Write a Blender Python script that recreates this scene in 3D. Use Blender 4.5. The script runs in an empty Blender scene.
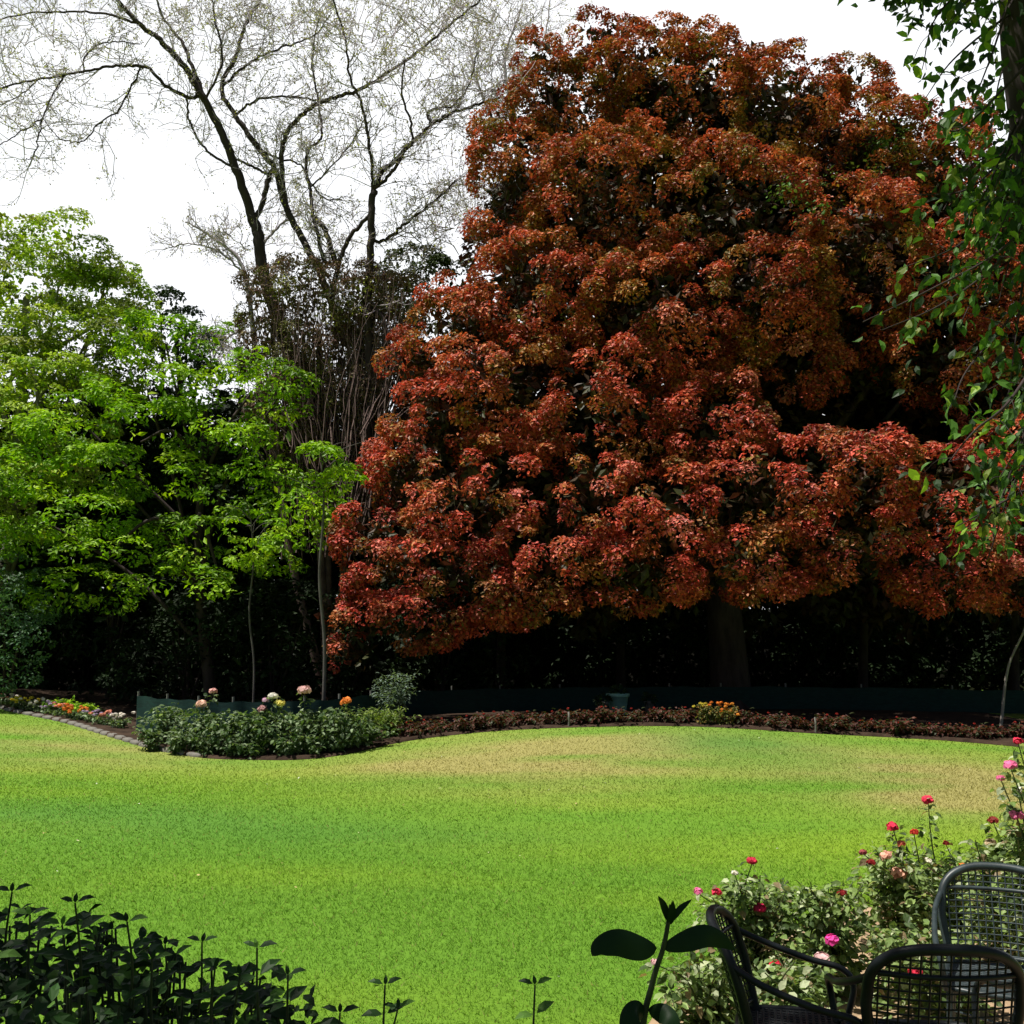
import bpy, math
import numpy as np
from mathutils import Vector

# ------------------------------------------------------------------ camera, sky, sun, exposure
sc = bpy.context.scene
COL = sc.collection
F = 983.0                      # focal length in pixels of a 1024 px wide picture
CAM = np.array([0.0, 0.0, 1.95])
PITCH = math.radians(7.4)
cd = bpy.data.cameras.new('camera')
cd.sensor_width = 36.0
cd.lens = F / 1024.0 * 36.0
cd.clip_start = 0.05
cd.clip_end = 2000.0
cam = bpy.data.objects.new('camera', cd)
cam.location = CAM
cam.rotation_euler = (math.radians(90) + PITCH, 0, 0)
COL.objects.link(cam)
sc.camera = cam

SUN_DIR = np.array([-0.46, -0.10, 1.22]); SUN_DIR /= np.linalg.norm(SUN_DIR)   # towards the sun
SUN_EL = math.asin(SUN_DIR[2]); SUN_AZ = math.atan2(SUN_DIR[0], SUN_DIR[1])
world = bpy.data.worlds.new('World'); sc.world = world
world.use_nodes = True
nt = world.node_tree; nt.nodes.clear()
out = nt.nodes.new('ShaderNodeOutputWorld')
bg = nt.nodes.new('ShaderNodeBackground'); bg.inputs['Strength'].default_value = 0.05
sky = nt.nodes.new('ShaderNodeTexSky'); sky.sky_type = 'NISHITA'; sky.sun_disc = False
sky.sun_elevation = SUN_EL; sky.sun_rotation = SUN_AZ; sky.dust_density = 3.0
tcw = nt.nodes.new('ShaderNodeTexCoord')
sep = nt.nodes.new('ShaderNodeSeparateXYZ')
nt.links.new(tcw.outputs['Generated'], sep.inputs[0])
nz = nt.nodes.new('ShaderNodeTexNoise'); nz.inputs['Scale'].default_value = 1.6
nz.inputs['Detail'].default_value = 5
nt.links.new(tcw.outputs['Generated'], nz.inputs['Vector'])
# bright white cloud bank on the horizon side beyond the trees, thinning towards the zenith
m1 = nt.nodes.new('ShaderNodeMath'); m1.operation = 'MULTIPLY_ADD'
nt.links.new(sep.outputs['Z'], m1.inputs[0]); m1.inputs[1].default_value = -0.9
m2 = nt.nodes.new('ShaderNodeMath'); m2.operation = 'MULTIPLY_ADD'
nt.links.new(sep.outputs['Y'], m2.inputs[0]); m2.inputs[1].default_value = 1.5; m2.inputs[2].default_value = -0.32
nt.links.new(m2.outputs[0], m1.inputs[2])
m3 = nt.nodes.new('ShaderNodeMath'); m3.operation = 'MULTIPLY_ADD'
nt.links.new(nz.outputs['Fac'], m3.inputs[0]); m3.inputs[1].default_value = 0.7
nt.links.new(m1.outputs[0], m3.inputs[2])
rm = nt.nodes.new('ShaderNodeMapRange'); rm.inputs['From Min'].default_value = 0.45
rm.inputs['From Max'].default_value = 0.75; rm.clamp = True
nt.links.new(m3.outputs[0], rm.inputs['Value'])
mx = nt.nodes.new('ShaderNodeMix'); mx.data_type = 'RGBA'
nt.links.new(rm.outputs[0], mx.inputs['Factor'])
nt.links.new(sky.outputs[0], mx.inputs['A'])
mx.inputs['B'].default_value = (17.0, 17.3, 18.0, 1)
nt.links.new(mx.outputs['Result'], bg.inputs['Color'])
nt.links.new(bg.outputs[0], out.inputs[0])

sd = bpy.data.lights.new('sun', 'SUN'); sd.energy = 5.0; sd.angle = math.radians(0.5)
sd.color = (1.0, 0.95, 0.86)
so = bpy.data.objects.new('sun', sd)
so.rotation_euler = Vector(SUN_DIR).to_track_quat('Z', 'Y').to_euler()
so.location = (-10, -8, 30)
COL.objects.link(so)

sc.view_settings.view_transform = 'Standard'
sc.view_settings.look = 'None'
sc.view_settings.exposure = 0.48
sc.view_settings.gamma = 1.0
sc.render.engine = 'CYCLES'
sc.cycles.max_bounces = 4
sc.cycles.diffuse_bounces = 2
sc.cycles.glossy_bounces = 2
sc.cycles.transmission_bounces = 2
sc.cycles.transparent_max_bounces = 4
sc.cycles.use_adaptive_sampling = True
sc.cycles.adaptive_threshold = 0.02
try:
    sc.cycles.use_denoising = True
    sc.cycles.denoiser = 'OPENIMAGEDENOISE'
except Exception:
    pass

R = np.random.default_rng(11)
UP = np.array([0, 0, 1.0])

# ------------------------------------------------------------------ helpers
CP, SP = math.cos(PITCH), math.sin(PITCH)
def ray(px, py):
    u = (px - 512.0) / F; v = (512.0 - py) / F
    return np.array([u, CP - v * SP, SP + v * CP])
def P(px, py, D):
    """world point seen at a pixel, at distance D along +Y"""
    d = ray(px, py)
    return CAM + d * (D / d[1])
def norm(a):
    return a / np.maximum(np.linalg.norm(a, axis=-1, keepdims=True), 1e-9)
def rdir(n, rg=R):
    return norm(rg.normal(size=(n, 3)))

def tag(o, label=None, cat=None, group=None, kind=None):
    if label: o['label'] = label
    if cat: o['category'] = cat
    if group: o['group'] = group
    if kind: o['kind'] = kind
    return o
def thing(name, label, cat, loc=(0, 0, 0), group=None, rotz=0.0):
    o = bpy.data.objects.new(name, None)
    o.empty_display_size = 0.2
    o.location = loc; o.rotation_euler = (0, 0, rotz)
    COL.objects.link(o)
    return tag(o, label, cat, group)
def link(name, me, mat, parent=None):
    o = bpy.data.objects.new(name, me)
    if mat: me.materials.append(mat)
    COL.objects.link(o)
    if parent is not None: o.parent = parent
    return o
def mesh_from(name, verts, faces_flat, nper, cols=None, smooth=False):
    """faces_flat: (M,nper) int array"""
    me = bpy.data.meshes.new(name)
    verts = np.asarray(verts, dtype=np.float32)
    faces = np.asarray(faces_flat, dtype=np.int32)
    me.vertices.add(len(verts)); me.vertices.foreach_set('co', verts.ravel())
    m = len(faces)
    me.loops.add(m * nper); me.loops.foreach_set('vertex_index', faces.ravel())
    me.polygons.add(m)
    me.polygons.foreach_set('loop_start', np.arange(0, m * nper, nper, dtype=np.int32))
    me.polygons.foreach_set('use_smooth', np.full(m, smooth))
    me.update(calc_edges=True)
    if cols is not None:
        ca = me.color_attributes.new('Col', 'FLOAT_COLOR', 'POINT')
        c4 = np.ones((len(verts), 4), dtype=np.float32); c4[:, :3] = cols
        ca.data.foreach_set('color', c4.ravel())
    return me
def origin_of(parent):
    return np.array(parent.location) if parent is not None else np.zeros(3)

def leaves(name, pos, size, nrm, axis, col, mat, parent=None, width=0.5, near=False, local=False):
    pos = np.asarray(pos, float)
    if parent is not None and not local: pos = pos - origin_of(parent)
    n = len(pos)
    size = np.broadcast_to(np.asarray(size, float), (n,))[:, None]
    nrm = norm(nrm)
    side = norm(np.cross(nrm, axis)); ax = np.cross(side, nrm)
    w = size * width
    if not near:
        v = np.stack([pos - ax * size * .5, pos + side * w * .5 + nrm * size * .06 - ax * size * .05,
                      pos + ax * size * .5 - nrm * size * .08, pos - side * w * .5 + nrm * size * .06 - ax * size * .05], 1).reshape(-1, 3)
        f = np.arange(n * 4).reshape(n, 4)
        c = np.repeat(col, 4, axis=0)
    else:
        b = pos; t = pos + ax * size - nrm * size * .22
        m = pos + ax * size * .5 + nrm * size * .02
        l1 = pos + ax * size * .3 + side * w * .46 + nrm * size * .06
        l2 = pos + ax * size * .66 + side * w * .42 + nrm * size * .02
        r1 = pos + ax * size * .3 - side * w * .46 + nrm * size * .06
        r2 = pos + ax * size * .66 - side * w * .42 + nrm * size * .02
        v = np.stack([b, l1, l2, t, r2, r1, m], 1).reshape(-1, 3)
        k = (np.arange(n) * 7)[:, None]
        f = np.concatenate([k + [0, 6, 2, 1], k + [6, 3, 2, 2], k + [0, 5, 4, 6], k + [6, 4, 3, 3]])
        # the small tip faces are triangles: rebuild as quads + tris
        q = np.concatenate([k + [0, 6, 2, 1], k + [0, 5, 4, 6]]); tr = np.concatenate([k + [6, 3, 2], k + [6, 4, 3]])
        tris = np.concatenate([q[:, [0, 1, 2]], q[:, [0, 2, 3]], tr])
        f = tris
        c = np.repeat(col, 7, axis=0)
    me = mesh_from(name, v, f, f.shape[1], c)
    return link(name, me, mat, parent)

class Tubes:
    def __init__(s): s.v = []; s.f = []; s.n = 0; s.c = []
    def add(s, pts, rad, sides=5, col=None):
        pts = np.asarray(pts, float); k = len(pts)
        rad = np.broadcast_to(np.asarray(rad, float), (k,))
        t = np.gradient(pts, axis=0); t = norm(t)
        ref = np.array([0.13, 0.99, 0.05]) if abs(t[0][1]) < .9 else np.array([1.0, 0, 0.1])
        a = norm(np.cross(t, ref)); b = np.cross(t, a)
        an = np.linspace(0, 2 * math.pi, sides, endpoint=False)
        ring = (a[:, None] * np.cos(an)[None, :, None] + b[:, None] * np.sin(an)[None, :, None]) * rad[:, None, None] + pts[:, None]
        s.v.append(ring.reshape(-1, 3))
        i = np.arange(k - 1)[:, None] * sides; j = np.arange(sides)[None]; j2 = (j + 1) % sides
        f = np.stack([i + j, i + j2, i + sides + j2, i + sides + j], -1).reshape(-1, 4) + s.n
        s.f.append(f); s.n += k * sides
    def build(s, name, mat, parent=None, local=False):
        v = np.concatenate(s.v)
        if parent is not None and not local: v = v - origin_of(parent)
        return link(name, mesh_from(name, v, np.concatenate(s.f), 4, smooth=True), mat, parent)

def smooth_path(pts, n=8):
    """Catmull-Rom through the points"""
    p = np.asarray(pts, float)
    if len(p) < 3:
        t = np.linspace(0, 1, n)[:, None]; return p[0] * (1 - t) + p[-1] * t
    q = np.concatenate([[2 * p[0] - p[1]], p, [2 * p[-1] - p[-2]]])
    o = []
    for i in range(1, len(q) - 2):
        for t in np.linspace(0, 1, n, endpoint=False):
            o.append(.5 * ((2 * q[i]) + (q[i + 1] - q[i - 1]) * t + (2 * q[i - 1] - 5 * q[i] + 4 * q[i + 1] - q[i + 2]) * t * t
                           + (-q[i - 1] + 3 * q[i] - 3 * q[i + 1] + q[i + 2]) * t ** 3))
    o.append(p[-1]); return np.array(o)

# ------------------------------------------------------------------ materials
def principled(name):
    m = bpy.data.materials.new(name); m.use_nodes = True
    return m, m.node_tree, m.node_tree.nodes['Principled BSDF']
def leaf_mat(name, rough=.5, spec=.25, trans=.25, tint=(1.3, 1.25, .6)):
    m, t, b = principled(name)
    at = t.nodes.new('ShaderNodeAttribute'); at.attribute_name = 'Col'
    t.links.new(at.outputs['Color'], b.inputs['Base Color'])
    b.inputs['Roughness'].default_value = rough
    b.inputs['Specular IOR Level'].default_value = spec
    tr = t.nodes.new('ShaderNodeBsdfTranslucent')
    mu = t.nodes.new('ShaderNodeMix'); mu.data_type = 'RGBA'; mu.blend_type = 'MULTIPLY'; mu.inputs['Factor'].default_value = 1
    t.links.new(at.outputs['Color'], mu.inputs['A']); mu.inputs['B'].default_value = (*tint, 1)
    t.links.new(mu.outputs['Result'], tr.inputs['Color'])
    ms = t.nodes.new('ShaderNodeMixShader'); ms.inputs[0].default_value = trans
    o = t.nodes['Material Output']
    t.links.new(b.outputs[0], ms.inputs[1]); t.links.new(tr.outputs[0], ms.inputs[2]); t.links.new(ms.outputs[0], o.inputs[0])
    return m
def noisy_mat(name, c1, c2, scale=8, rough=.85, bump=.3, spec=.3, stretch=(1, 1, 1), metal=0, bdist=.02):
    m, t, b = principled(name)
    tc = t.nodes.new('ShaderNodeTexCoord'); mp = t.nodes.new('ShaderNodeMapping')
    mp.inputs['Scale'].default_value = stretch
    t.links.new(tc.outputs['Object'], mp.inputs[0])
    n = t.nodes.new('ShaderNodeTexNoise'); n.inputs['Scale'].default_value = scale; n.inputs['Detail'].default_value = 8
    n.inputs['Roughness'].default_value = .65
    t.links.new(mp.outputs[0], n.inputs['Vector'])
    r = t.nodes.new('ShaderNodeMapRange'); r.inputs['From Min'].default_value = .32; r.inputs['From Max'].default_value = .68
    t.links.new(n.outputs['Fac'], r.inputs['Value'])
    mx = t.nodes.new('ShaderNodeMix'); mx.data_type = 'RGBA'
    mx.inputs['A'].default_value = (*c1, 1); mx.inputs['B'].default_value = (*c2, 1)
    t.links.new(r.outputs[0], mx.inputs['Factor']); t.links.new(mx.outputs['Result'], b.inputs['Base Color'])
    b.inputs['Roughness'].default_value = rough; b.inputs['Specular IOR Level'].default_value = spec
    b.inputs['Metallic'].default_value = metal
    if bump:
        bp = t.nodes.new('ShaderNodeBump'); bp.inputs['Strength'].default_value = bump; bp.inputs['Distance'].default_value = bdist
        t.links.new(n.outputs['Fac'], bp.inputs['Height']); t.links.new(bp.outputs[0], b.inputs['Normal'])
    return m

M_red = leaf_mat('bronze_leaves', .5, .2, .22, (1.3, .8, .7))
M_green = leaf_mat('green_leaves', .5, .22, .33, (1.2, 1.3, .5))
M_dark = leaf_mat('dark_leaves', .6, .1, .10)
M_gloss = leaf_mat('glossy_leaves', .5, .10, .08)
M_petal = leaf_mat('petals', .6, .15, .3, (1.1, 1, 1))
M_grass = leaf_mat('grass_blades', .6, .1, .5, (1.15, 1.15, .7))
M_bark = noisy_mat('dark_bark', (.022, .015, .015), (.060, .044, .042), 5, .9, .6, .2, (1, 1, .3))
M_pale = noisy_mat('pale_bark', (.16, .14, .125), (.30, .27, .24), 5, .85, .4, .2, (1, 1, .4))
M_twig = noisy_mat('grey_twigs', (.30, .26, .30), (.54, .48, .53), 3, .9, 0, .2)
M_brown = noisy_mat('brown_twigs', (.09, .058, .054), (.22, .155, .14), 3, .9, 0, .2)
M_grey = noisy_mat('grey_bark', (.05, .047, .043), (.13, .12, .11), 5, .9, .4, .2, (1, 1, .4))
M_stem = noisy_mat('dark_stems', (.015, .022, .010), (.03, .04, .015), 12, .7, .2)
M_cane = noisy_mat('green_canes', (.05, .08, .03), (.10, .12, .04), 12, .6, .2)
M_soil = noisy_mat('soil', (.02, .013, .009), (.06, .038, .026), 3, .95, .9, .1, bdist=.06)
M_drysoil = noisy_mat('dry_soil', (.22, .15, .09), (.42, .30, .19), 4, .95, .9, .1, bdist=.05)
M_stone = noisy_mat('edging_stone', (.10, .095, .085), (.20, .185, .165), 9, .9, .5)
M_net = noisy_mat('green_netting', (.002, .018, .017), (.006, .040, .035), 6, .75, .2, .3, (1, 1, 4))
M_post = noisy_mat('post', (.12, .12, .11), (.22, .22, .2), 8, .8, .3)
M_iron = noisy_mat('black_iron', (.004, .005, .006), (.010, .013, .015), 14, .42, .25, .22, bdist=.004)
M_irong = noisy_mat('grey_green_iron', (.014, .021, .023), (.036, .052, .055), 14, .42, .25, .4, bdist=.004)  # lighter grey green tone of the chair iron
M_plaster = noisy_mat('plaster', (.5, .46, .38), (.62, .58, .5), 3, .9, .2)

# ------------------------------------------------------------------ ground
def H(x, y):
    x = np.asarray(x, float); y = np.asarray(y, float)
    h = .30 * np.exp(-((x - 3.0) / 5.0) ** 2 - ((y - 20.5) / 4.0) ** 2)
    h += .55 * np.exp(-((x + 15) / 6.0) ** 2 - ((y - 27) / 6.0) ** 2)
    h += -.10 * np.exp(-((x + 4.5) / 3.0) ** 2 - ((y - 16) / 3.0) ** 2)
    h += .03 * np.sin(x * .5 + 1) * np.sin(y * .45)
    return h
def hit(px, py):
    d = ray(px, py); prev = 1.0
    for t in np.arange(1.0, 70, .05):
        q = CAM + d * t
        if q[2] < H(q[0], q[1]): return np.array([q[0], q[1], float(H(q[0], q[1]))])
    return q
def ground(px, D):
    q = P(px, 640, D); return np.array([q[0], D, float(H(q[0], D))])

WAVES = [(R.normal(size=2) * s, R.uniform(0, 6.28), s) for s in (0.25, .4, .6, .9, 1.4, 2.1, 3.2, 5.0) for _ in range(3)]
def vnoise(x, y):
    v = 0
    for k, ph, s in WAVES: v = v + np.sin(k[0] * .45 * x + k[1] * y + ph) / (1 + .5 * s)
    return v / 5.0
tan_spots = [(hit(40, 745), 4.2, 2.0), (hit(520, 765), 2.3, 2.4), (hit(620, 745), 2.2, 1.5), (hit(905, 775), 1.9, 2.6), (hit(980, 792), 1.6, 1.6)]
green_spots = [(hit(740, 745), 1.6, 2.0), (hit(300, 835), 3.2, .9), (hit(60, 812), 3.0, .8)]
def lawn_color(x, y):
    n = vnoise(x, y) + .42 * np.sin(y * 2.6 + .25 * x + .6 * np.sin(x * .7)) * np.clip(1.6 - y / 16, .25, 1); n2 = vnoise(x * 3.1 + 7, y * 3.1)
    base = np.array([.110, .235, .022]); yel = np.array([.180, .290, .022]); tanc = np.array([.30, .255, .100]); deep = np.array([.070, .190, .028])
    k = np.clip(.45 + .55 * n + .25 * n2, 0, 1)[..., None]
    c = base * (1 - k) + yel * k
    t = 0
    for q, a, b in tan_spots: t = t + np.exp(-((x - q[0]) / a) ** 2 - ((y - q[1]) / b) ** 2)
    t = t + .22 / (1 + np.exp(-(y - 15.2) * 1.3))
    t = np.clip(t * (.75 + .55 * n + .35 * n2), 0, .85)[..., None]
    c = c * (1 - t) + tanc * t
    g = 0
    for q, a, b in green_spots: g = g + np.exp(-((x - q[0]) / a) ** 2 - ((y - q[1]) / b) ** 2)
    g = np.clip(g * (.75 + .3 * n), 0, .8)[..., None]
    c = c * (1 - g) + deep * g
    return c

xs = np.concatenate([[-600, -250, -120, -60], np.arange(-30, 30.1, .3), [60, 120, 250, 600]])
ys = np.concatenate([[-300, -100, -30, -10], np.arange(-4, 46.1, .3), [60, 90, 150, 300, 900]])
X, Y = np.meshgrid(xs, ys); Z = H(X, Y)
gv = np.stack([X, Y, Z], -1).reshape(-1, 3)
nx = len(xs)
ii = (np.arange(len(ys) - 1)[:, None] * nx + np.arange(nx - 1)[None]).ravel()
gf = np.stack([ii, ii + 1, ii + nx + 1, ii + nx], 1)
gm = mesh_from('lawn', gv, gf, 4, lawn_color(gv[:, 0], gv[:, 1]), True)
ml, t, b = principled('lawn_turf')
at = t.nodes.new('ShaderNodeAttribute'); at.attribute_name = 'Col'
tc = t.nodes.new('ShaderNodeTexCoord')
n1 = t.nodes.new('ShaderNodeTexNoise'); n1.inputs['Scale'].default_value = 14; n1.inputs['Detail'].default_value = 9; n1.inputs['Roughness'].default_value = .75
t.links.new(tc.outputs['Object'], n1.inputs['Vector'])
r1 = t.nodes.new('ShaderNodeMapRange'); r1.inputs['From Min'].default_value = .3; r1.inputs['From Max'].default_value = .7
r1.inputs['To Min'].default_value = .78; r1.inputs['To Max'].default_value = 1.18
t.links.new(n1.outputs['Fac'], r1.inputs['Value'])
vm = t.nodes.new('ShaderNodeVectorMath'); vm.operation = 'SCALE'
t.links.new(at.outputs['Color'], vm.inputs[0]); t.links.new(r1.outputs[0], vm.inputs['Scale'])
t.links.new(vm.outputs[0], b.inputs['Base Color']); b.inputs['Roughness'].default_value = .95; b.inputs['Specular IOR Level'].default_value = .1
bp = t.nodes.new('ShaderNodeBump'); bp.inputs['Strength'].default_value = .8; bp.inputs['Distance'].default_value = .03
t.links.new(n1.outputs['Fac'], bp.inputs['Height']); t.links.new(bp.outputs[0], b.inputs['Normal'])
tag(link('lawn', gm, ml), kind='structure')

# far edge of the lawn (where the planted ground under the trees begins)
edge_px = [(-260, 668), (-160, 678), (-80, 692), (0, 709), (60, 722), (110, 737), (150, 749), (200, 758), (250, 760), (300, 760), (345, 755),
           (390, 745), (430, 738), (500, 731), (600, 727), (700, 727), (800, 733), (900, 738), (960, 742), (1024, 748), (1110, 758), (1250, 768)]
edge = np.array([hit(a, b) for a, b in edge_px])
edge = smooth_path(edge, 6)
edge[:, 2] = H(edge[:, 0], edge[:, 1])
def edge_y(x): return float(np.interp(x, edge[:, 0], edge[:, 1]))
depths = np.array([0, .06, .5, 1, 2, 3.5, 5, 8, 12, 18, 26, 40])
rows = []
for k, dd in enumerate(depths):
    yy = edge[:, 1] + dd; xx = edge[:, 0] * (1 + dd * .01)
    zz = H(xx, yy) + (0.004 if k == 0 else .05 + .02 * np.sin(xx * 3 + dd * 5))
    rows.append(np.stack([xx, yy, zz], 1))
bv = np.concatenate(rows); ne = len(edge)
ii = (np.arange(len(depths) - 1)[:, None] * ne + np.arange(ne - 1)[None]).ravel()
bf = np.stack([ii, ii + 1, ii + ne + 1, ii + ne], 1)
tag(link('flower_bed_soil', mesh_from('flower_bed_soil', bv, bf, 4, None, True), M_soil), kind='structure')

# bare dry soil of the rose bed at the right
rb_out = [(640, 1040), (668, 1000), (700, 978), (740, 955), (800, 930), (870, 912), (950, 900), (1040, 893), (1150, 900), (1300, 1000)]
rp = [hit(a, min(b, 1040)) for a, b in rb_out] + [np.array([5.0, 2.5, 0]), np.array([2.5, 2.2, 0]), np.array([.9, 3.2, 0])]
rp = smooth_path(rp + [rp[0]], 5)[:-1]
cen = rp.mean(0); rr = []
for k in (1.0, .985, .8, .5, .2):
    q = cen + (rp - cen) * k; q[:, 2] = H(q[:, 0], q[:, 1]) + (.004 if k == 1 else .025 + .01 * np.sin(q[:, 0] * 9) * np.cos(q[:, 1] * 8)); rr.append(q)
rv = np.concatenate(rr + [[[cen[0], cen[1], H(cen[0], cen[1]) + .03]]]); m = len(rp)
fs = []
for k in range(4):
    a = np.arange(m); c = (a + 1) % m
    q = np.stack([a + k * m, c + k * m, c + (k + 1) * m, a + (k + 1) * m], 1)
    fs += [q[:, [0, 1, 2]], q[:, [0, 2, 3]]]
a = np.arange(m); c = (a + 1) % m
fs.append(np.stack([a + 4 * m, c + 4 * m, np.full(m, 5 * m)], 1))
tag(link('rose_bed_soil', mesh_from('rose_bed_soil', rv, np.concatenate(fs), 3, None, True), M_drysoil), kind='structure')
def in_rosebed(x, y):
    ins = np.zeros(len(x), bool); j = len(rp) - 1
    for i in range(len(rp)):
        xi, yi, xj, yj = rp[i][0], rp[i][1], rp[j][0], rp[j][1]
        ins ^= ((yi > y) != (yj > y)) & (x < (xj - xi) * (y - yi) / (yj - yi + 1e-12) + xi); j = i
    return ins

# short mown grass blades
def grass_band(y0, y1, dens, h, w):
    n = int((y1 ** 2 - y0 ** 2) * .62 * dens)
    y = np.sqrt(R.uniform(y0 ** 2, y1 ** 2, n)); x = R.uniform(-.62, .62, n) * y
    fo = (y1 - y0) * .45
    soft = R.random(n) < np.clip((y1 - y) / fo, 0, 1) * (1 if y0 < 4 else np.clip((y - y0) / fo, 0, 1))
    keep = soft & (y < np.interp(x, edge[:, 0], edge[:, 1]) - .02)
    keep &= ~in_rosebed(x, y)
    x, y = x[keep], y[keep]; n = len(x)
    p = np.stack([x, y, H(x, y) - .002], 1)
    a = R.uniform(0, 6.283, n); s = np.stack([np.cos(a), np.sin(a), 0 * a], 1)
    lean = R.normal(size=(n, 3)) * .8; lean[:, 2] = 0
    hh = (h * R.uniform(.5, 1.3, n))[:, None]
    tip = p + (UP + lean) * hh
    v = np.stack([p - s * w, p + s * w, tip], 1).reshape(-1, 3)
    c = lawn_color(x, y) * R.uniform(.86, 1.16, (n, 1))
    straw = R.random(n) < .05
    c[straw] = np.array([.30, .29, .10]) * R.uniform(.7, 1.1, (straw.sum(), 1))
    return v, np.repeat(c, 3, 0)
gs = [grass_band(3.6, 11, 3200, .024, .003), grass_band(6, 19, 900, .025, .0055), grass_band(11, 34, 300, .026, .010)]
v = np.concatenate([g[0] for g in gs]); c = np.concatenate([g[1] for g in gs])
tag(link('grass', mesh_from('grass', v, np.arange(len(v)).reshape(-1, 3), 3, c), M_grass),
    'short mown green grass covering the wide lawn', 'grass', kind='stuff')
# fallen petals and dry leaves on the lawn
n = 90
y = np.sqrt(R.uniform(5.5 ** 2, 19 ** 2, n)); x = R.uniform(-.5, .5, n) * y
k = (y < np.interp(x, edge[:, 0], edge[:, 1]) - .4) & ~in_rosebed(x, y); x, y = x[k], y[k]; n = len(x)
pc = np.array([[.75, .72, .45], [.55, .45, .2], [.8, .8, .7]])[R.integers(0, 3, n)]
tag(leaves('fallen_leaves', np.stack([x, y, H(x, y) + .028], 1), R.uniform(.02, .045, n), norm(UP + R.normal(size=(n, 3)) * .3), rdir(n), pc, M_petal, width=.7),
    'pale fallen petals and dry leaves scattered on the lawn', 'fallen leaves', kind='stuff')

# ------------------------------------------------------------------ foliage generators
def pal(cols, weights):
    cols = np.array(cols, float); w = np.array(weights, float); w /= w.sum()
    def f(n, rg=R):
        return cols[rg.choice(len(cols), n, p=w)]
    return f
def lobes_px(L, ry=1.0):
    """(px,py,D,rx px,rz px) -> ellipsoids in metres"""
    o = []
    for l in L:
        px, py, D, rx = l[:4]; rz = l[4] if len(l) > 4 else rx
        c = P(px, py, D); s = D / F
        o.append([*c, rx * s, max(rx * s * ry, .4), rz * s])
    return np.array(o)
def crown(lb, spacing, cr, nleaf, lsize, palette, flat=.65, fill=.35, backcut=True, leafvar=.3, upb=.7, cmix=.65, cdens=1.0, shell=(.55, 1.0), holes=None, inner=(.35, .86), hs=1.0):
    cs, os_, = [], []
    for l in lb:
        c, r = l[:3], l[3:]
        area = 4 * math.pi * ((r[0] * r[1]) ** 1.6 / 3 + (r[0] * r[2]) ** 1.6 / 3 + (r[1] * r[2]) ** 1.6 / 3) ** (1 / 1.6)
        n = max(3, int(area / spacing ** 2 * cdens))
        d = rdir(n); k = R.uniform(.80, 1.06, (n, 1))
        p = c + d * r * k; o = norm(d / r)
        keep = np.ones(n, bool)
        for m in lb:
            if m is l: continue
            keep &= (((p - m[:3]) / (m[3:] * .86)) ** 2).sum(1) > 1
        if backcut: keep &= (o[:, 1] < .35) | (R.random(n) < .25)
        cs.append(p[keep]); os_.append(o[keep])
    cs = np.concatenate(cs); os_ = np.concatenate(os_)
    if holes is not None:
        nz_ = 0
        for q in range(6):
            kv = R.normal(size=3) * hs * (1.0 if q < 3 else 1.9) * [1, 1, 1.3]; nz_ = nz_ + np.sin(cs @ kv + R.uniform(0, 6.28)) / (1 if q < 3 else 1.4)
        keep = nz_ / 2.2 > holes; cs = cs[keep]; os_ = os_[keep]
    nc = len(cs)
    rad = cr * R.uniform(.6, 1.35, nc)
    cnt = np.maximum(6, (nleaf * (rad / cr) ** 2 * R.uniform(.6, 1.3, nc)).astype(int))
    idx = np.repeat(np.arange(nc), cnt); n = len(idx)
    dirs = norm(rdir(n) + os_[idx] * .55 + UP * .35)
    k = R.uniform(shell[0], shell[1], (n, 1)) ** .7
    sc3 = np.stack([np.ones(n), np.ones(n), np.full(n, flat)], 1)
    pos = cs[idx] + dirs * sc3 * rad[idx][:, None] * k
    nr = norm(dirs * .6 + UP * upb + R.normal(size=(n, 3)) * .45)
    ax = norm(dirs + R.normal(size=(n, 3)) * .7)
    ccol = palette(nc); lcol = palette(n)
    col = ccol[idx] * cmix + lcol * (1 - cmix)
    col *= R.uniform(1 - leafvar, 1 + leafvar, (n, 1))
    size = lsize * R.uniform(.65, 1.35, n)
    if fill > 0:   # inner foliage
        P2, S2 = [], []
        for l in lb:
            r = l[3:]; vol = (r[0] * r[1] * r[2]) ** (2 / 3) * 12
            m = int(vol / (lsize * 2.0) ** 2 * fill)
            d = rdir(m); P2.append(l[:3] + d * r * R.uniform(inner[0], inner[1], (m, 1)))
        P2 = np.concatenate(P2); m = len(P2)
        pos = np.concatenate([pos, P2]); size = np.concatenate([size, lsize * R.uniform(1.5, 2.4, m)])
        nr = np.concatenate([nr, norm(rdir(m) + UP * .2)]); ax = np.concatenate([ax, rdir(m)])
        col = np.concatenate([col, palette(m) * R.uniform(.7, 1.1, (m, 1))])
    return pos, size, nr, ax, col

def trunk_tree(root, mat, base, top, r0, r1, limbs_to=(), bend=.3, name='trunk'):
    T = Tubes()
    base = np.array(base, float); top = np.array(top, float)
    mid = (base + top) / 2 + np.array([R.normal() * bend, R.normal() * bend, 0])
    pth = smooth_path([base - [0, 0, .1], base + (mid - base) * .2, mid, top], 6)
    T.add(pth, np.linspace(r0, r1, len(pth)) * (1 + .5 * np.exp(-np.arange(len(pth)) / 1.5)), 10)
    for q in limbs_to:
        q = np.array(q, float); k = R.uniform(.45, .95); s = pth[int(k * (len(pth) - 1))]
        m = (s + q) / 2 + R.normal(size=3) * .3 + [0, 0, .3]
        pp = smooth_path([s, m, q], 6); T.add(pp, np.linspace(r1 * .9, .03, len(pp)), 6)
    return T.build(name, mat, root)

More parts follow.
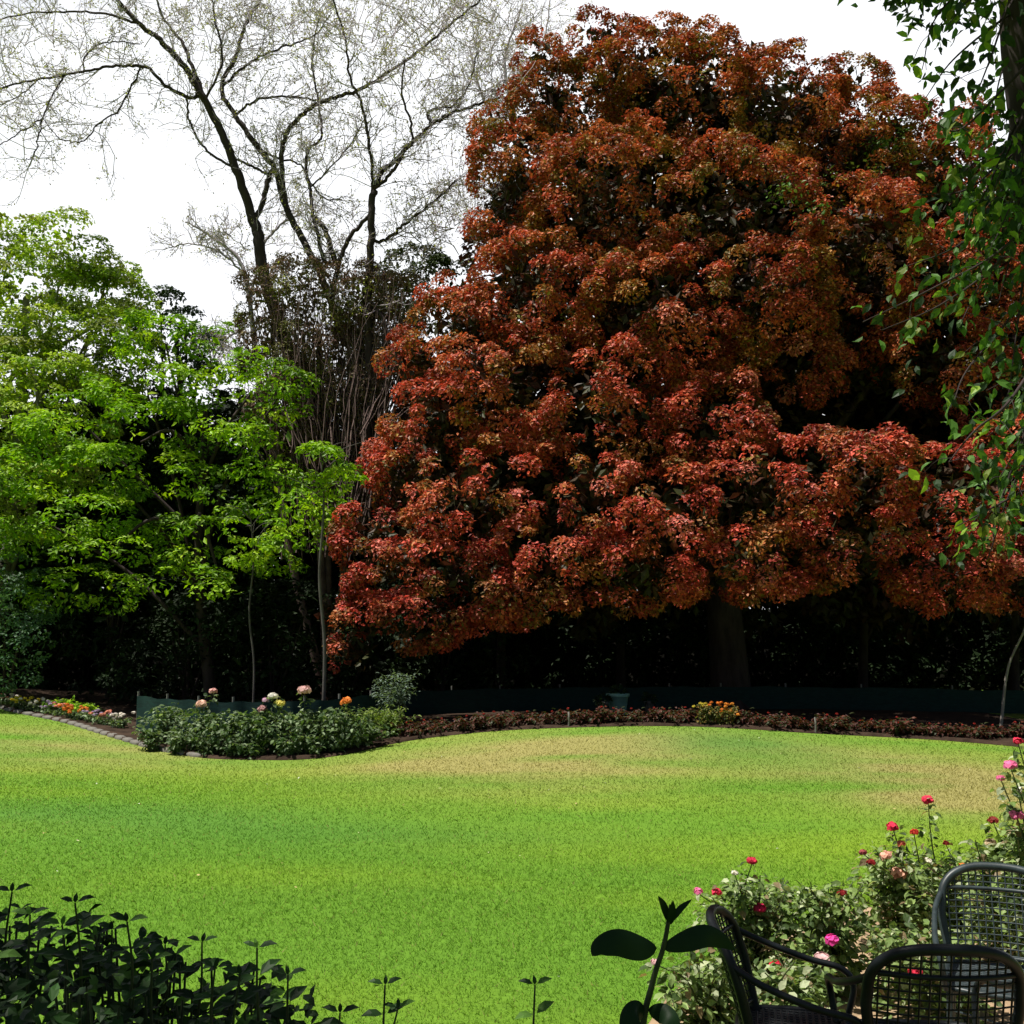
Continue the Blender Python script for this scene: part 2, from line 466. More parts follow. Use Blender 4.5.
def make_tree(name, label, lobes, base, trunk_r, mat_leaf, mat_bark, palette, group=None, nlimb=12, **kw):
    root = thing(name, label, 'tree', tuple(base), group)
    lb = lobes.copy(); lb[:, :3] += R.normal(size=(len(lb), 3)) * lb[:, 3:] * .12
    top = lb[:, :3].mean(0) * .5 + np.array([base[0], base[1], lb[:, 2].max()]) * .5
    lim = [lb[i][:3] for i in R.choice(len(lb), min(nlimb, len(lb)), replace=False)]
    trunk_tree(root, mat_bark, base, top, trunk_r, trunk_r * .35, lim)
    a = crown(lb, palette=palette, **kw)
    leaves('crown', a[0], a[1], a[2], a[3], a[4], mat_leaf, root)
    return root

# ------------------------------------------------------------------ the big red-leaved tree
red_pal = pal([(.54, .095, .052), (.34, .050, .032), (.50, .15, .055), (.30, .19, .032), (.13, .14, .026), (.62, .22, .15), (.16, .028, .018)],
              [26, 22, 18, 12, 9, 4, 16])
# shade between the leaf puffs is put into this dark bronze inner foliage
inner_shade_pal = pal([(.050, .030, .014), (.035, .034, .014), (.075, .030, .018), (.045, .050, .016)], [3, 3, 2, 2])
RL = [(618, 62, 27, 52, 48), (560, 112, 26.5, 62), (690, 108, 26, 80), (775, 120, 26, 78), (855, 160, 26, 78), (925, 190, 26, 78), (1005, 215, 26, 70), (1080, 250, 26, 80),
      (522, 175, 25.5, 58), (615, 205, 24.5, 92), (735, 225, 24, 98), (850, 250, 24, 84), (955, 285, 24, 72), (1060, 330, 24, 80),
      (505, 235, 25.5, 42), (540, 300, 24, 80), (660, 320, 23.2, 88), (765, 300, 23, 72), (455, 345, 24, 60), (500, 390, 23.2, 75), (610, 410, 22.6, 85),
      (438, 425, 23.4, 58), (412, 495, 23, 50), (480, 500, 22.4, 78), (580, 500, 21.8, 74), (710, 430, 22.2, 66),
      (385, 570, 22.6, 42), (368, 625, 22.3, 30, 34), (455, 570, 22.2, 60, 50), (560, 560, 21.6, 72, 54), (665, 515, 21.3, 78, 62), (640, 575, 21.3, 66, 40),
      (760, 490, 21.2, 80, 62), (745, 560, 21.2, 72, 44), (850, 480, 21.2, 78, 58), (850, 550, 21.4, 74, 46), (945, 500, 21.4, 72, 62), (950, 570, 21.6, 74, 42),
      (1040, 480, 22, 78), (1040, 575, 22, 78, 42), (1130, 500, 23, 90), (1120, 380, 24, 90),
      (860, 370, 26.0, 110, 70), (328, 612, 22.6, 20, 20), (690, 380, 25, 80, 60)]
RL = [(l[0], l[1], l[2], l[3] - 6 if l[3] > 45 else l[3] - 3, (l[4] if len(l) > 4 else l[3]) * .84) for l in RL if l[:2] != (860, 370)]
RL += [(552, 95, 26.6, 36, 28), (528, 135, 26.2, 34, 34), (893, 132, 26.3, 44, 28), (820, 98, 26.5, 42, 26), (735, 66, 26.6, 40, 24), (662, 54, 26.6, 42, 24), (940, 365, 24.0, 56, 46), (800, 372, 24.2, 44, 34), (868, 345, 25.4, 50, 26), (1010, 400, 24, 60, 50), (640, 80, 26.4, 60, 40), (358, 650, 22.2, 24, 26), (380, 540, 23, 40, 40), (420, 470, 24, 50, 50), (450, 390, 25, 50, 50), (540, 60, 26.8, 24, 20), (605, 42, 26.8, 40, 22), (420, 620, 22.4, 46, 26), (500, 600, 22, 50, 26), (935, 150, 26, 44, 30), (860, 300, 25.2, 60, 30), (455, 300, 24.6, 30, 24), (420, 360, 24.2, 36, 28), (500, 130, 26.4, 28, 22), (845, 90, 26.4, 40, 26), (950, 130, 26.3, 40, 24), (700, 50, 26.6, 34, 20)]
lb = lobes_px(RL)
root = thing('red_leaved_tree', 'huge broad tree with bronze red leaves filling the right half, behind the lawn', 'tree', tuple(ground(730, 28)))
big = lobes_px([(700, 330, 29, 230, 240), (860, 400, 29, 220, 200), (560, 440, 28, 150, 150), (980, 400, 29, 180, 180), (640, 190, 29.5, 120, 110), (820, 250, 29.5, 150, 120)], .5)
base = ground(730, 28)
trunk_tree(root, M_bark, base, P(720, 300, 28.5), .65, .28, [l[:3] + [0, 1.2, 0] for l in lb[::2] if l[2] > 6.5])
a = crown(lb, .37, .30, 95, .105, red_pal, flat=.85, fill=0, upb=.6, cmix=.55, leafvar=.5, holes=-.42, hs=1.5)
in_ = crown(lb, 9, .3, 10, .15, inner_shade_pal, fill=.9, inner=(.1, .78))
bsh = crown(big, .9, .8, 130, .26, inner_shade_pal, flat=.8, fill=1.5)
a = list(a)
core = crown(lobes_px([(700, 300, 30, 210, 230), (860, 380, 30, 190, 200), (560, 420, 29.5, 130, 150), (980, 400, 30, 150, 180), (880, 380, 31, 150, 90), (760, 560, 29, 180, 50), (560, 560, 28, 120, 50), (940, 560, 28.5, 140, 50), (470, 480, 27, 70, 100), (640, 180, 30, 100, 100), (820, 230, 30, 130, 100)], .3), 1.2, .9, 60, .36, inner_shade_pal, flat=.9, fill=4.0)
hh = np.clip((a[0][:, 2] - 4) / 12, 0, 1)[:, None]     # golden olive young leaves towards the top, crimson ones low down
a[4] = a[4] * (np.array([1.04, .92, 1.12]) * (1 - hh) + np.array([.88, 1.22, .85]) * hh)
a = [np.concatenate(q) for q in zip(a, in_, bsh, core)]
print('red leaves', len(a[0]))
# green shoots mixed into its upper right side
gp = pal([(.06, .16, .025), (.10, .20, .03)], [1, 1])
g1 = crown(lobes_px([(872, 118, 25.2, 26, 34), (905, 150, 24.9, 30, 22), (855, 190, 23.0, 22, 20), (745, 195, 22.6, 20, 18), (800, 205, 21.9, 24, 16), (610, 515, 20.2, 14, 9)]),
           .6, .55, 34, .11, gp, fill=0, shell=(.1, 1.0), holes=-.2, hs=2.5)
a = [np.concatenate(q) for q in zip(a, g1)]
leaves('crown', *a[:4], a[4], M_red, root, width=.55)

# ------------------------------------------------------------------ green trees at the left
yg = pal([(.33, .46, .03), (.22, .36, .025), (.42, .50, .06), (.12, .17, .03), (.22, .22, .07)], [30, 25, 15, 15, 10])
L = [(10, 262, 30, 52, 50), (65, 265, 30, 48, 46), (105, 300, 30, 36, 34), (30, 330, 29, 62), (95, 350, 28.5, 46, 46), (-50, 300, 30, 70), (40, 400, 28, 70), (-40, 420, 28, 80),
     (110, 268, 30.4, 14, 12), (128, 305, 29.8, 18, 14), (20, 480, 27.5, 75), (-60, 520, 27, 80)]
make_tree('feathery_tree', 'tall feathery yellow green tree at the far left edge', lobes_px(L), ground(-10, 30), .28, M_green, M_pale, yg,
          spacing=.62, cr=.56, nleaf=120, lsize=.14, flat=.45, fill=.30, cdens=1.2)
bright = pal([(.17, .34, .010), (.28, .46, .012), (.10, .20, .010), (.36, .50, .02), (.05, .11, .012)], [30, 28, 22, 10, 12])
L = [(165, 345, 25, 42, 26), (215, 352, 25, 40, 24), (240, 390, 24.5, 60, 26), (150, 395, 24.5, 50, 30), (195, 430, 23.6, 62, 22), (285, 400, 24.6, 36, 20), (90, 430, 24.4, 50, 34),
     (110, 475, 23.6, 40, 24), (265, 450, 23.8, 48, 24), (315, 465, 23.8, 34, 22), (245, 490, 23.2, 40, 20), (180, 480, 24, 40, 18), (290, 505, 23.2, 40, 18), (95, 515, 22.9, 34, 14),
     (160, 540, 23.6, 44, 24), (110, 552, 22.6, 34, 10), (215, 540, 23.2, 36, 18), (330, 500, 23.6, 24, 14), (270, 550, 23, 24, 16), (300, 545, 22.8, 24, 12), (180, 585, 23, 40, 14),
     (40, 470, 24.6, 50, 26), (50, 520, 24.6, 40, 30), (60, 585, 24.8, 50, 26), (225, 590, 23.4, 20, 14), (30, 560, 25, 40, 30), (140, 440, 24.2, 34, 22)]
make_tree('broadleaf_tree', 'bright green broad leaved tree in layered sprays, left of the bare trees', lobes_px(L, .9), ground(215, 25), .2, M_green, M_bark, bright,
          spacing=.50, cr=.46, nleaf=70, lsize=.14, flat=.5, fill=.12, cdens=1.1, upb=.8, holes=-.25, hs=1.7, leafvar=.4)
# slender trees with pale thin trunks in front of the broad leaved one
for px, D, top, lab in ((255, 21.5, 520, 'thin grey trunked young tree rising behind the white and yellow dahlias'),
                        (325, 20.8, 455, 'slender pale trunked young tree right of the pink dahlia')):
    g = ground(px, D); rt = thing('young_tree', lab, 'tree', tuple(g), 'slender young trees at the bed')
    T = Tubes(); tp = P(px - 4, top, D)
    pth = smooth_path([g - [0, 0, .05], g * .7 + tp * .3 + [.05, 0, 0], g * .45 + tp * .55 - [.05, 0, 0], g * .2 + tp * .8 + [.05, 0, 0], tp], 6)
    T.add(pth, np.linspace(.045 if px == 325 else .026, .015, len(pth)), 7)
    for q in range(9):
        s = pth[-1 - q % 6]; e = s + [R.normal() * .5, R.normal() * .4, R.uniform(.1, .6)]
        T.add(smooth_path([s, (s + e) / 2 + [0, 0, .08], e], 4), np.linspace(.012, .004, 9), 4)
    T.build('trunk', M_grey, rt)
    a = crown(lobes_px([(px, top + 8, D, 26, 16), (px + 16, top + 28, D, 16, 10), (px - 18, top + 34, D, 15, 9)]), .45, .3, 60, .12, bright, flat=.4, fill=.03)
    leaves('crown', *a[:4], a[4], M_green, rt)

dk = pal([(.025, .055, .018), (.04, .075, .02), (.016, .035, .014), (.05, .07, .03)], [3, 3, 3, 1])
make_tree('dark_evergreen', 'small dark blue green evergreen top between the two green trees',
          lobes_px([(160, 312, 33, 24, 22), (178, 306, 33, 14, 16), (170, 345, 33, 40, 34), (190, 330, 33.2, 18, 14), (160, 400, 33, 60, 60), (160, 480, 33, 70, 70)]), ground(165, 33), .2, M_dark, M_bark, dk,
          spacing=.7, cr=.5, nleaf=110, lsize=.15, flat=.6, fill=.3)
make_tree('background_tree', 'dark green rounded tree behind the bare trees, beside the red tree',
          lobes_px([(410, 285, 36, 36, 26), (440, 300, 36, 40, 40), (380, 320, 36, 46, 46), (420, 380, 36, 60, 70), (360, 420, 36, 60, 80), (380, 520, 36, 80, 80)]), ground(400, 36), .3, M_dark, M_bark,
          pal([(.04, .065, .018), (.07, .085, .02), (.03, .04, .015)], [2, 1, 2]), spacing=.8, cr=.55, nleaf=120, lsize=.17, flat=.6, fill=.3)

# brown creeper-hung thicket in the middle
root = thing('creeper_hung_tree', 'dark brown twiggy tree smothered in dry creeper, under the bare trees', 'tree', tuple(ground(320, 28.2)))
T = Tubes()
g = ground(330, 28.2)
for k in range(620):
    bx = R.uniform(245, 425); x0 = 340 + (bx - 340) * R.uniform(.2, .7)
    y1 = 262 + R.uniform(0, 130) + .0022 * (bx - 330) ** 2 * .6
    p0 = P(x0, R.uniform(430, 560), 28.2 + R.normal() * .8); p1 = P(bx, y1, 28.2 + R.normal() * 1.0)
    mid = (p0 + p1) / 2 + R.normal(size=3) * .35
    pp = smooth_path([p0, mid, p1], 5); pp += np.cumsum(R.normal(size=pp.shape) * .08, 0)
    T.add(pp, np.linspace(R.uniform(.012, .03), .006, len(pp)), 3)
for k in range(5):
    p1 = P(R.uniform(270, 400), 330, 28.2); m = (g + p1) / 2 + R.normal(size=3) * .3
    T.add(smooth_path([g, m, p1], 6), np.linspace(.14, .05, 13), 7)
T.build('trunk', M_brown, root)
brp = pal([(.17, .10, .082), (.12, .09, .06), (.13, .14, .035), (.27, .19, .15), (.30, .33, .05)], [30, 25, 20, 15, 5])
a = crown(lobes_px([(268, 300, 28, 30, 32), (300, 292, 28, 34, 28), (345, 297, 28, 40, 34), (392, 312, 28.4, 32, 34), (300, 350, 28.3, 56, 50), (365, 370, 28.3, 50, 56), (320, 430, 28.6, 60, 60),
                    (280, 400, 28, 36, 40), (370, 450, 28.6, 44, 60), (262, 340, 28.2, 22, 40)], .7),
          .5, .42, 150, .12, brp, flat=.9, fill=1.2, upb=.3)
leaves('crown', *a[:4], a[4], M_dark, root, width=.4)

# ------------------------------------------------------------------ bare trees
def bare_tree(name, label, D, limbs, trunk_mat, twig_mat, ntwig, seed, bud_pal, base_px, twig_len=(.7, 1.9), bud=1.0, spread=.5, clouds=(), group='bare trees against the sky'):
    ntwig = int(ntwig * .95); bud *= .7; clouds = [(a, b, c, d, int(n * 1.5)) for a, b, c, d, n in clouds]
    """limbs: list of ([(px,py),...], w0 px, w1 px, depth offset at end)"""
    rg = np.random.default_rng(seed)
    root = thing(name, label, 'tree', tuple(ground(base_px, D)), group)
    T = Tubes(); tw = Tubes(); tips = []; starts = []
    done = []
    for pts, w0, w1, dz in limbs:
        k = len(pts); d0 = D
        if done:
            al = np.concatenate(done)
            dd = np.hypot(al[:, 3] - pts[0][0], al[:, 4] - pts[0][1]); jn = int(dd.argmin())
            if dd[jn] < 24: d0 = al[jn, 1]
        w = [P(p[0], p[1], d0 + dz * i / (k - 1)) for i, p in enumerate(pts)]
        if done and dd[jn] < 24: w = [al[jn, :3]] + (w[1:] if dd[jn] < 8 else w)
        if done:
            de = np.hypot(al[:, 3] - pts[-1][0], al[:, 4] - pts[-1][1]); je = int(de.argmin())
            if de[je] < 9: w[-1] = al[je, :3]
        pp = smooth_path(w, 7); pp[1:-1] += rg.normal(size=(len(pp) - 2, 3)) * .018
        T.add(pp, np.linspace(w0, w1, len(pp)) * .5 * D / F, 8 if w0 > 5 else 5)
        wt = w0 + (w1 - w0) * np.linspace(0, 1, len(pp))
        q = pp - CAM; zc = q[:, 1] * CP + q[:, 2] * SP; yc = q[:, 2] * CP - q[:, 1] * SP
        done.append(np.column_stack([pp, 512 + F * q[:, 0] / zc, 512 - F * yc / zc]))
        dv = norm(np.gradient(pp, axis=0))
        for i in range(2, len(pp)):
            if wt[i] < 6.5: starts.append((pp[i], dv[i], wt[i]))
    for cx, cy, rx, ry, n in clouds:      # finer branches filling the top of the crown
        for _ in range(n):
            p = P(cx + rg.normal() * rx, cy + rg.normal() * ry * .9, D + rg.normal() * 1.3)
            d = norm(np.array([rg.normal(), rg.normal() * .6, abs(rg.normal()) * .6 + .1])); starts.append((p, d, 1.5))
    def twig(p, d, L, r, lev):
        n = 6; pts = [p]; q = p.copy(); dd = d.copy()
        for i in range(n):
            dd = norm(dd + rg.normal(size=3) * .28 + UP * .03); q = q + dd * L / n; pts.append(q.copy())
        tw.add(pts, np.linspace(r, r * .55, len(pts)), 3)
        tips.extend(pts[2:])
        if lev > 0:
            for _ in range(rg.integers(2, 4)):
                i = rg.integers(1, n)
                twig(pts[i], norm(dd + rg.normal(size=3) * .8), L * rg.uniform(.4, .7), r * .6, lev - 1)
    for _ in range(ntwig):
        p, d, w = starts[rg.integers(len(starts))]
        perp = norm(rg.normal(size=3) * [1, .6, 1])
        twig(p, norm(d * .5 + perp * spread + UP * .15), rg.uniform(*twig_len), .016, 2)
    T.build('trunk', trunk_mat, root); tw.build('twigs', twig_mat, root)
    tips = np.array(tips); n = int(len(tips) * bud)
    q = tips[rg.integers(len(tips), size=n)] + rg.normal(size=(n, 3)) * .06
    leaves('young_leaves', q, rg.uniform(.05, .10, n), norm(rg.normal(size=(n, 3)) + UP), rdir(n, rg), bud_pal(n, rg), M_green, root)
    return root
budp = pal([(.34, .34, .12), (.28, .23, .20), (.28, .25, .27), (.44, .46, .10)], [2, 3, 4, 1])
A = [([(345, 480), (300, 380), (272, 300), (262, 268), (258, 232), (252, 218)], 15, 11, 0),
     ([(252, 218), (238, 175), (222, 135), (205, 100), (185, 68), (160, 40), (140, 25), (118, 0), (95, -35)], 10, 3, -1),
     ([(205, 98), (190, 60), (182, 42), (165, 20), (150, -15)], 5, 2, .8),
     ([(252, 222), (262, 205), (268, 180), (272, 170)], 6, 5, .3),
     ([(345, 345), (325, 285), (300, 235), (285, 205), (275, 170), (262, 152), (245, 130), (232, 110), (222, 88), (236, 55), (243, 30), (255, 8), (270, -25)], 8, 3, .6),
     ([(285, 205), (282, 170), (283, 145), (290, 128), (310, 108), (335, 97), (360, 90), (385, 75), (420, 50), (450, 25), (480, 0)], 6, 2.2, -.8),
     ([(222, 88), (240, 70), (262, 55), (290, 45), (315, 35), (330, 15)], 3.5, 1.5, 1),
     ([(232, 117), (250, 104), (268, 97), (300, 98), (320, 95)], 3, 2, -.5),
     ([(262, 172), (245, 163), (232, 160)], 3, 2.5, -.3),
     ([(192, 98), (165, 85), (148, 68), (120, 66), (90, 70), (60, 76), (25, 82), (-15, 92)], 4.5, 1.8, -1.2),
     ([(228, 170), (205, 148), (190, 122), (184, 100)], 3, 2, .4),
     ([(84, 72), (88, 52), (110, 42), (140, 44)], 2, 1.2, .3), ([(64, 80), (48, 105), (40, 130), (34, 155), (26, 160)], 2, 1, -.4),
     ([(45, 118), (25, 130), (0, 145)], 1.8, 1, -.5), ([(140, 66), (122, 105), (98, 125), (82, 142), (60, 138), (48, 120)], 2, 1, .4),
     ([(40, 80), (20, 95), (0, 105)], 1.8, 1, .3),
     ([(140, 25), (110, 15), (75, 12), (30, 14), (-10, 20)], 3, 1.4, .6), ([(205, 98), (222, 60), (215, 20), (210, -10)], 3, 1.5, -.8),
     ([(262, 152), (285, 160), (300, 165), (320, 195), (342, 200)], 2.5, 1.5, .4)]
bare_tree('bare_tree', 'dark forked nearly leafless tree leaning left against the white sky', 29, A, M_bark, M_twig, 480, 5, budp, 340,
          clouds=[(110, 5, 80, 28, 70), (290, 15, 80, 24, 80), (30, 70, 40, 40, 45), (230, 40, 40, 26, 30)], bud=.9)
B = [([(365, 480), (368, 430), (370, 360), (368, 300), (371, 240), (372, 200), (375, 190)], 10, 7, 0),
     ([(372, 200), (378, 178), (395, 160), (415, 140), (432, 125), (450, 115), (475, 105), (500, 98)], 6, 2.2, .5),
     ([(366, 215), (352, 235), (340, 262), (332, 300)], 4, 6, .3),
     ([(374, 195), (372, 170), (368, 135), (360, 100), (350, 78), (345, 40), (330, -10)], 4, 2, -.6),
     ([(372, 190), (392, 172), (405, 150), (412, 143), (410, 120), (402, 95), (405, 60)], 4, 2, -.5),
     ([(430, 125), (428, 112), (440, 108), (455, 104), (470, 80), (480, 40)], 3, 1.5, .6),
     ([(385, 240), (400, 228), (420, 212), (440, 196), (455, 180)], 4, 2, -.7),
     ([(325, 260), (315, 225), (310, 190), (306, 165), (310, 148), (322, 135), (318, 100), (312, 60), (320, 10)], 5, 1.6, .8),
     ([(335, 260), (325, 230), (318, 215)], 6, 5, .3), ([(310, 188), (330, 168), (350, 145), (362, 120)], 2, 1.3, -.5),
     ([(365, 255), (362, 320), (358, 400)], 5, 7, .8),
     ([(372, 300), (385, 330), (378, 400)], 4, 5, -.5)]
bare_tree('bare_tree', 'upright grey nearly leafless tree left of the red tree', 27.5, B, M_bark, M_twig, 430, 8, budp, 365,
          clouds=[(420, 30, 55, 32, 100), (480, 90, 26, 50, 60), (340, 30, 40, 30, 40), (420, 235, 34, 24, 40)], bud=.9)
C = [([(560, 470), (540, 300), (520, 180), (512, 110), (505, 60), (520, 10)], 7, 2, 0), ([(520, 180), (498, 130), (480, 90), (470, 50)], 4, 2, .4),
     ([(512, 110), (530, 70), (545, 35), (550, 0)], 3, 1.5, .4), ([(525, 210), (490, 190), (460, 185), (435, 195)], 3, 1.5, .5)]
bare_tree('bare_tree', 'pale hazy bare crown showing just left of the red tree top', 33, C, M_twig, M_twig, 190, 9, budp, 560,
          clouds=[(505, 45, 28, 40, 60), (450, 200, 20, 26, 25)], bud=.8)
Dd = [([(262, 420), (250, 300), (240, 262), (225, 246), (205, 232), (185, 222)], 6, 1.5, 0), ([(245, 275), (220, 252), (195, 244), (172, 246)], 2.5, 1.2, .4),
      ([(255, 320), (240, 330), (225, 340), (212, 360)], 3, 1.2, .3), ([(250, 300), (262, 250), (280, 225), (300, 215)], 4, 1.5, .4)]
bare_tree('bare_tree', 'low grey twiggy bare tree reaching left above the bright green tree', 31.5, Dd, M_twig, M_twig, 170, 10, budp, 262,
          twig_len=(.5, 1.1), clouds=[(225, 238, 22, 10, 26), (225, 362, 14, 14, 22), (300, 230, 30, 18, 30)], bud=.5)

# ------------------------------------------------------------------ dark understorey behind the fence
def hedge(name, label, x0, x1, y0, y1, top, pl, mat, dens, lsize, seed):
    rg = np.random.default_rng(seed)
    root = thing(name, label, 'hedge', ((x0 + x1) / 2, y0, 0))
    L = []
    nx_ = int((x1 - x0) / 1.4)
    for i in range(nx_):
        for z in np.arange(.6, top, 1.1):
            L.append([x0 + (i + .5) * (x1 - x0) / nx_ + rg.normal() * .2, (y0 + y1) / 2 + rg.normal() * .25, z + rg.normal() * .15, 1.0 * rg.uniform(.8, 1.2), (y1 - y0) / 2, .9 * rg.uniform(.8, 1.2)])
    a = crown(np.array(L), .6, .45, dens, lsize, pl, flat=.8, fill=2.2, backcut=False)
    leaves('foliage', *a[:4], a[4], mat, root, width=.55)
    T = Tubes()
    for l in L[::3]:
        T.add([[l[0], l[1], 0], [l[0] + .1, l[1], l[2] + .5]], [.05, .02], 5)
    T.build('stems', M_bark, root)
    return root
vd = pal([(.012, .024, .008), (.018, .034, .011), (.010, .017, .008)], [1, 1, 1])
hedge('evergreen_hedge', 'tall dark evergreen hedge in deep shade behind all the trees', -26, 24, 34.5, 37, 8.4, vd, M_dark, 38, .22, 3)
wv = []; wall_t = Tubes()
def box(name, lo, hi, mat, parent=None):
    x0, y0, z0 = lo; x1, y1, z1 = hi
    v = [[x0, y0, z0], [x1, y0, z0], [x1, y1, z0], [x0, y1, z0], [x0, y0, z1], [x1, y0, z1], [x1, y1, z1], [x0, y1, z1]]
    f = [[0, 3, 2, 1], [4, 5, 6, 7], [0, 1, 5, 4], [1, 2, 6, 5], [2, 3, 7, 6], [3, 0, 4, 7]]
    return link(name, mesh_from(name, v, f, 4), mat, parent)
rt = thing('backdrop_wall', 'unseen dark wall added behind the evergreen hedge to block bright gaps', 'wall', (0, 38.5, 0))  # added backdrop, keeps bright lawn and sky from showing through the hedge
box('wall', (-34, 0, -.6), (32, .25, 3.0), noisy_mat('dark_backdrop', (.03, .032, .025), (.07, .065, .05), 2, .95, .5), rt)
box('coping', (-34, -.05, 3.0), (32, .3, 3.12), M_post, rt)
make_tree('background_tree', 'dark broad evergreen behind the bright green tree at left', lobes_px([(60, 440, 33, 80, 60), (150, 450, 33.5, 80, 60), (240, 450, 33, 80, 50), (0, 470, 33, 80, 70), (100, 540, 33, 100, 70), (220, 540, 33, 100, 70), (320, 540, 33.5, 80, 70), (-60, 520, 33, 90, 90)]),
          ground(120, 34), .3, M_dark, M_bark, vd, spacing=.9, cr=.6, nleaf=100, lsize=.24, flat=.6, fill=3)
# shade shrubs closer in, under the left trees
for i, (px, D, w, h, lab) in enumerate([(110, 27, 1.9, 3.4, 'dark shaded shrub under the left trees, nearest the flower border'), (190, 25.5, 1.7, 3.0, 'dark shaded shrub behind the left end of the dahlia bed'),
                                   (275, 25.5, 1.8, 3.2, 'dark shaded shrub behind the middle of the dahlia bed'), (345, 26, 1.6, 3.0, 'dark shaded shrub between the young tree and the red tree'),
                                   (30, 30, 2.4, 4.2, 'dark shaded shrub behind the flower border at left'), (440, 28, 2.2, 3.2, 'dark shrub in the black shade under the left side of the red tree')]):
    g = ground(px, D); rt = thing('shade_shrub', lab, 'shrub', tuple(g), 'dark shrubs under the trees')
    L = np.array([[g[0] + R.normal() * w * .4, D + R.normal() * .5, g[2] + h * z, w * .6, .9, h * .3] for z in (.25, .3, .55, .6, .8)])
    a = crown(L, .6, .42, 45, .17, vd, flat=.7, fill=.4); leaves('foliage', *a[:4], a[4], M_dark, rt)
    T = Tubes()
    for k in range(5): T.add([g, g + [R.normal() * .4, R.normal() * .3, h * .7]], [.05, .02], 5)
    T.build('stems', M_bark, rt)
# further trees standing in the wood, crowns hidden by the red tree
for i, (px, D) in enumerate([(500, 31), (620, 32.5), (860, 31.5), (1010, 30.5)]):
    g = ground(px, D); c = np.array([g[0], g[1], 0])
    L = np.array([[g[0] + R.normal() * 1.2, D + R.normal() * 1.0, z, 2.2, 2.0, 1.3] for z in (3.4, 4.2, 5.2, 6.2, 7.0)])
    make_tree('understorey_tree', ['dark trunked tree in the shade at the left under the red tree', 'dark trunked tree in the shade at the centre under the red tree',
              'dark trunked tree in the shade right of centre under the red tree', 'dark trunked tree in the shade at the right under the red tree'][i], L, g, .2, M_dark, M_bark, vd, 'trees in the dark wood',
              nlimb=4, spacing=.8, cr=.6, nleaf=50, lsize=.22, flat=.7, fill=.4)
# leaning pale stem at the far right in the shade
g = ground(995, 21.5); rt = thing('leaning_sapling', 'thin leaning grey sapling in the shade at the right edge', 'tree', tuple(g))
T = Tubes(); pp = smooth_path([g, P(1008, 668, 21.5), P(1026, 625, 21.5), P(1042, 560, 21.6)], 5); T.add(pp, np.linspace(.035, .015, len(pp)), 6); T.build('trunk', M_pale, rt)
a = crown(lobes_px([(1042, 560, 21.6, 22, 14)]), .4, .3, 40, .13, red_pal, fill=.02); leaves('crown', *a[:4], a[4], M_red, rt)

# ------------------------------------------------------------------ green netting fence with posts
def fence(label, pts_px, top, dip=0.0):
    gs = [ground(px, D) for px, D in pts_px]
    root = thing('netting_fence', label, 'fence', tuple(gs[0]), 'green netting fences in the bed')
    pth = smooth_path(gs, 14); n = len(pth)
    s = np.arange(n); wob = .02 * np.sin(s * 1.1)
    rows = []
    for k, z in enumerate(np.linspace(.05, top, 6)):
        q = pth.copy(); q[:, 2] = H(q[:, 0], q[:, 1]) + z + (R.normal() * .004 + .02 * np.sin(s * .9) * np.sin(s * .37) if k == 5 else 0); q[:, 1] += wob * (.5 + z) + .015 * np.sin(s * 2.3 + k)
        rows.append(q)
    th = []
    for off in (0, .006):
        for r in rows: th.append(r + [0, off, 0])
    v = np.concatenate(th) - gs[0]; f = []
    for o in (0, 6 * n):
        for r in range(5):
            a = np.arange(n - 1) + r * n + o; f.append(np.stack([a, a + 1, a + n + 1, a + n], 1))
    link('netting', mesh_from('netting', v, np.concatenate(f), 4, None, True), M_net, root)
    for i in range(0, n, 7):
        T = Tubes(); b = pth[i] + [0, .07, -.1]; T.add([b, b + [0, 0, top + .2]], [.025, .025], 8)
        T.build('post', M_post, root)
    return root
fence('sunlit teal green netting fence right behind the dahlia bed', [(140, 20.5), (200, 19.6), (270, 19.4), (340, 19.7), (400, 21)] , .76)
fence('dim green netting fence in the shade under the red tree', [(405, 24.5), (500, 26.4), (620, 27.2), (720, 27.4), (860, 27), (1050, 26)], .65)

# ------------------------------------------------------------------ flowers
def flower(name, pos, r, col, parent, n=16, lab=None, stem=None):
    """cup of petals in three whorls with a small round heart"""
    pos = np.array(pos, float); n = 34; k = np.arange(n)
    z = 1 - (k + .5) / n * 1.35; a = k * 2.4; rr_ = np.sqrt(np.maximum(0, 1 - z * z))
    d = np.stack([np.cos(a) * rr_, np.sin(a) * rr_, z], 1)
    ax = norm(UP * 1.0 + d * .45 + R.normal(size=(n, 3)) * .18); nr = norm(d + R.normal(size=(n, 3)) * .22)
    sz = r * R.uniform(.6, .95, n); sd_ = norm(np.cross(nr, ax)); ax2 = np.cross(sd_, nr)
    ps = pos + d * (r * R.uniform(.3, .8, n) * [1, ])[:, None] * [1, 1, .7] - ax2 * r * .42
    c = np.clip(np.array(col) * R.uniform(.6, 1.2, (n, 1)), 0, .95); d = ax
    o = leaves(name, ps, sz, nr, d, c, M_petal, parent, width=.9, near=True)
    # heart of the bloom
    return o
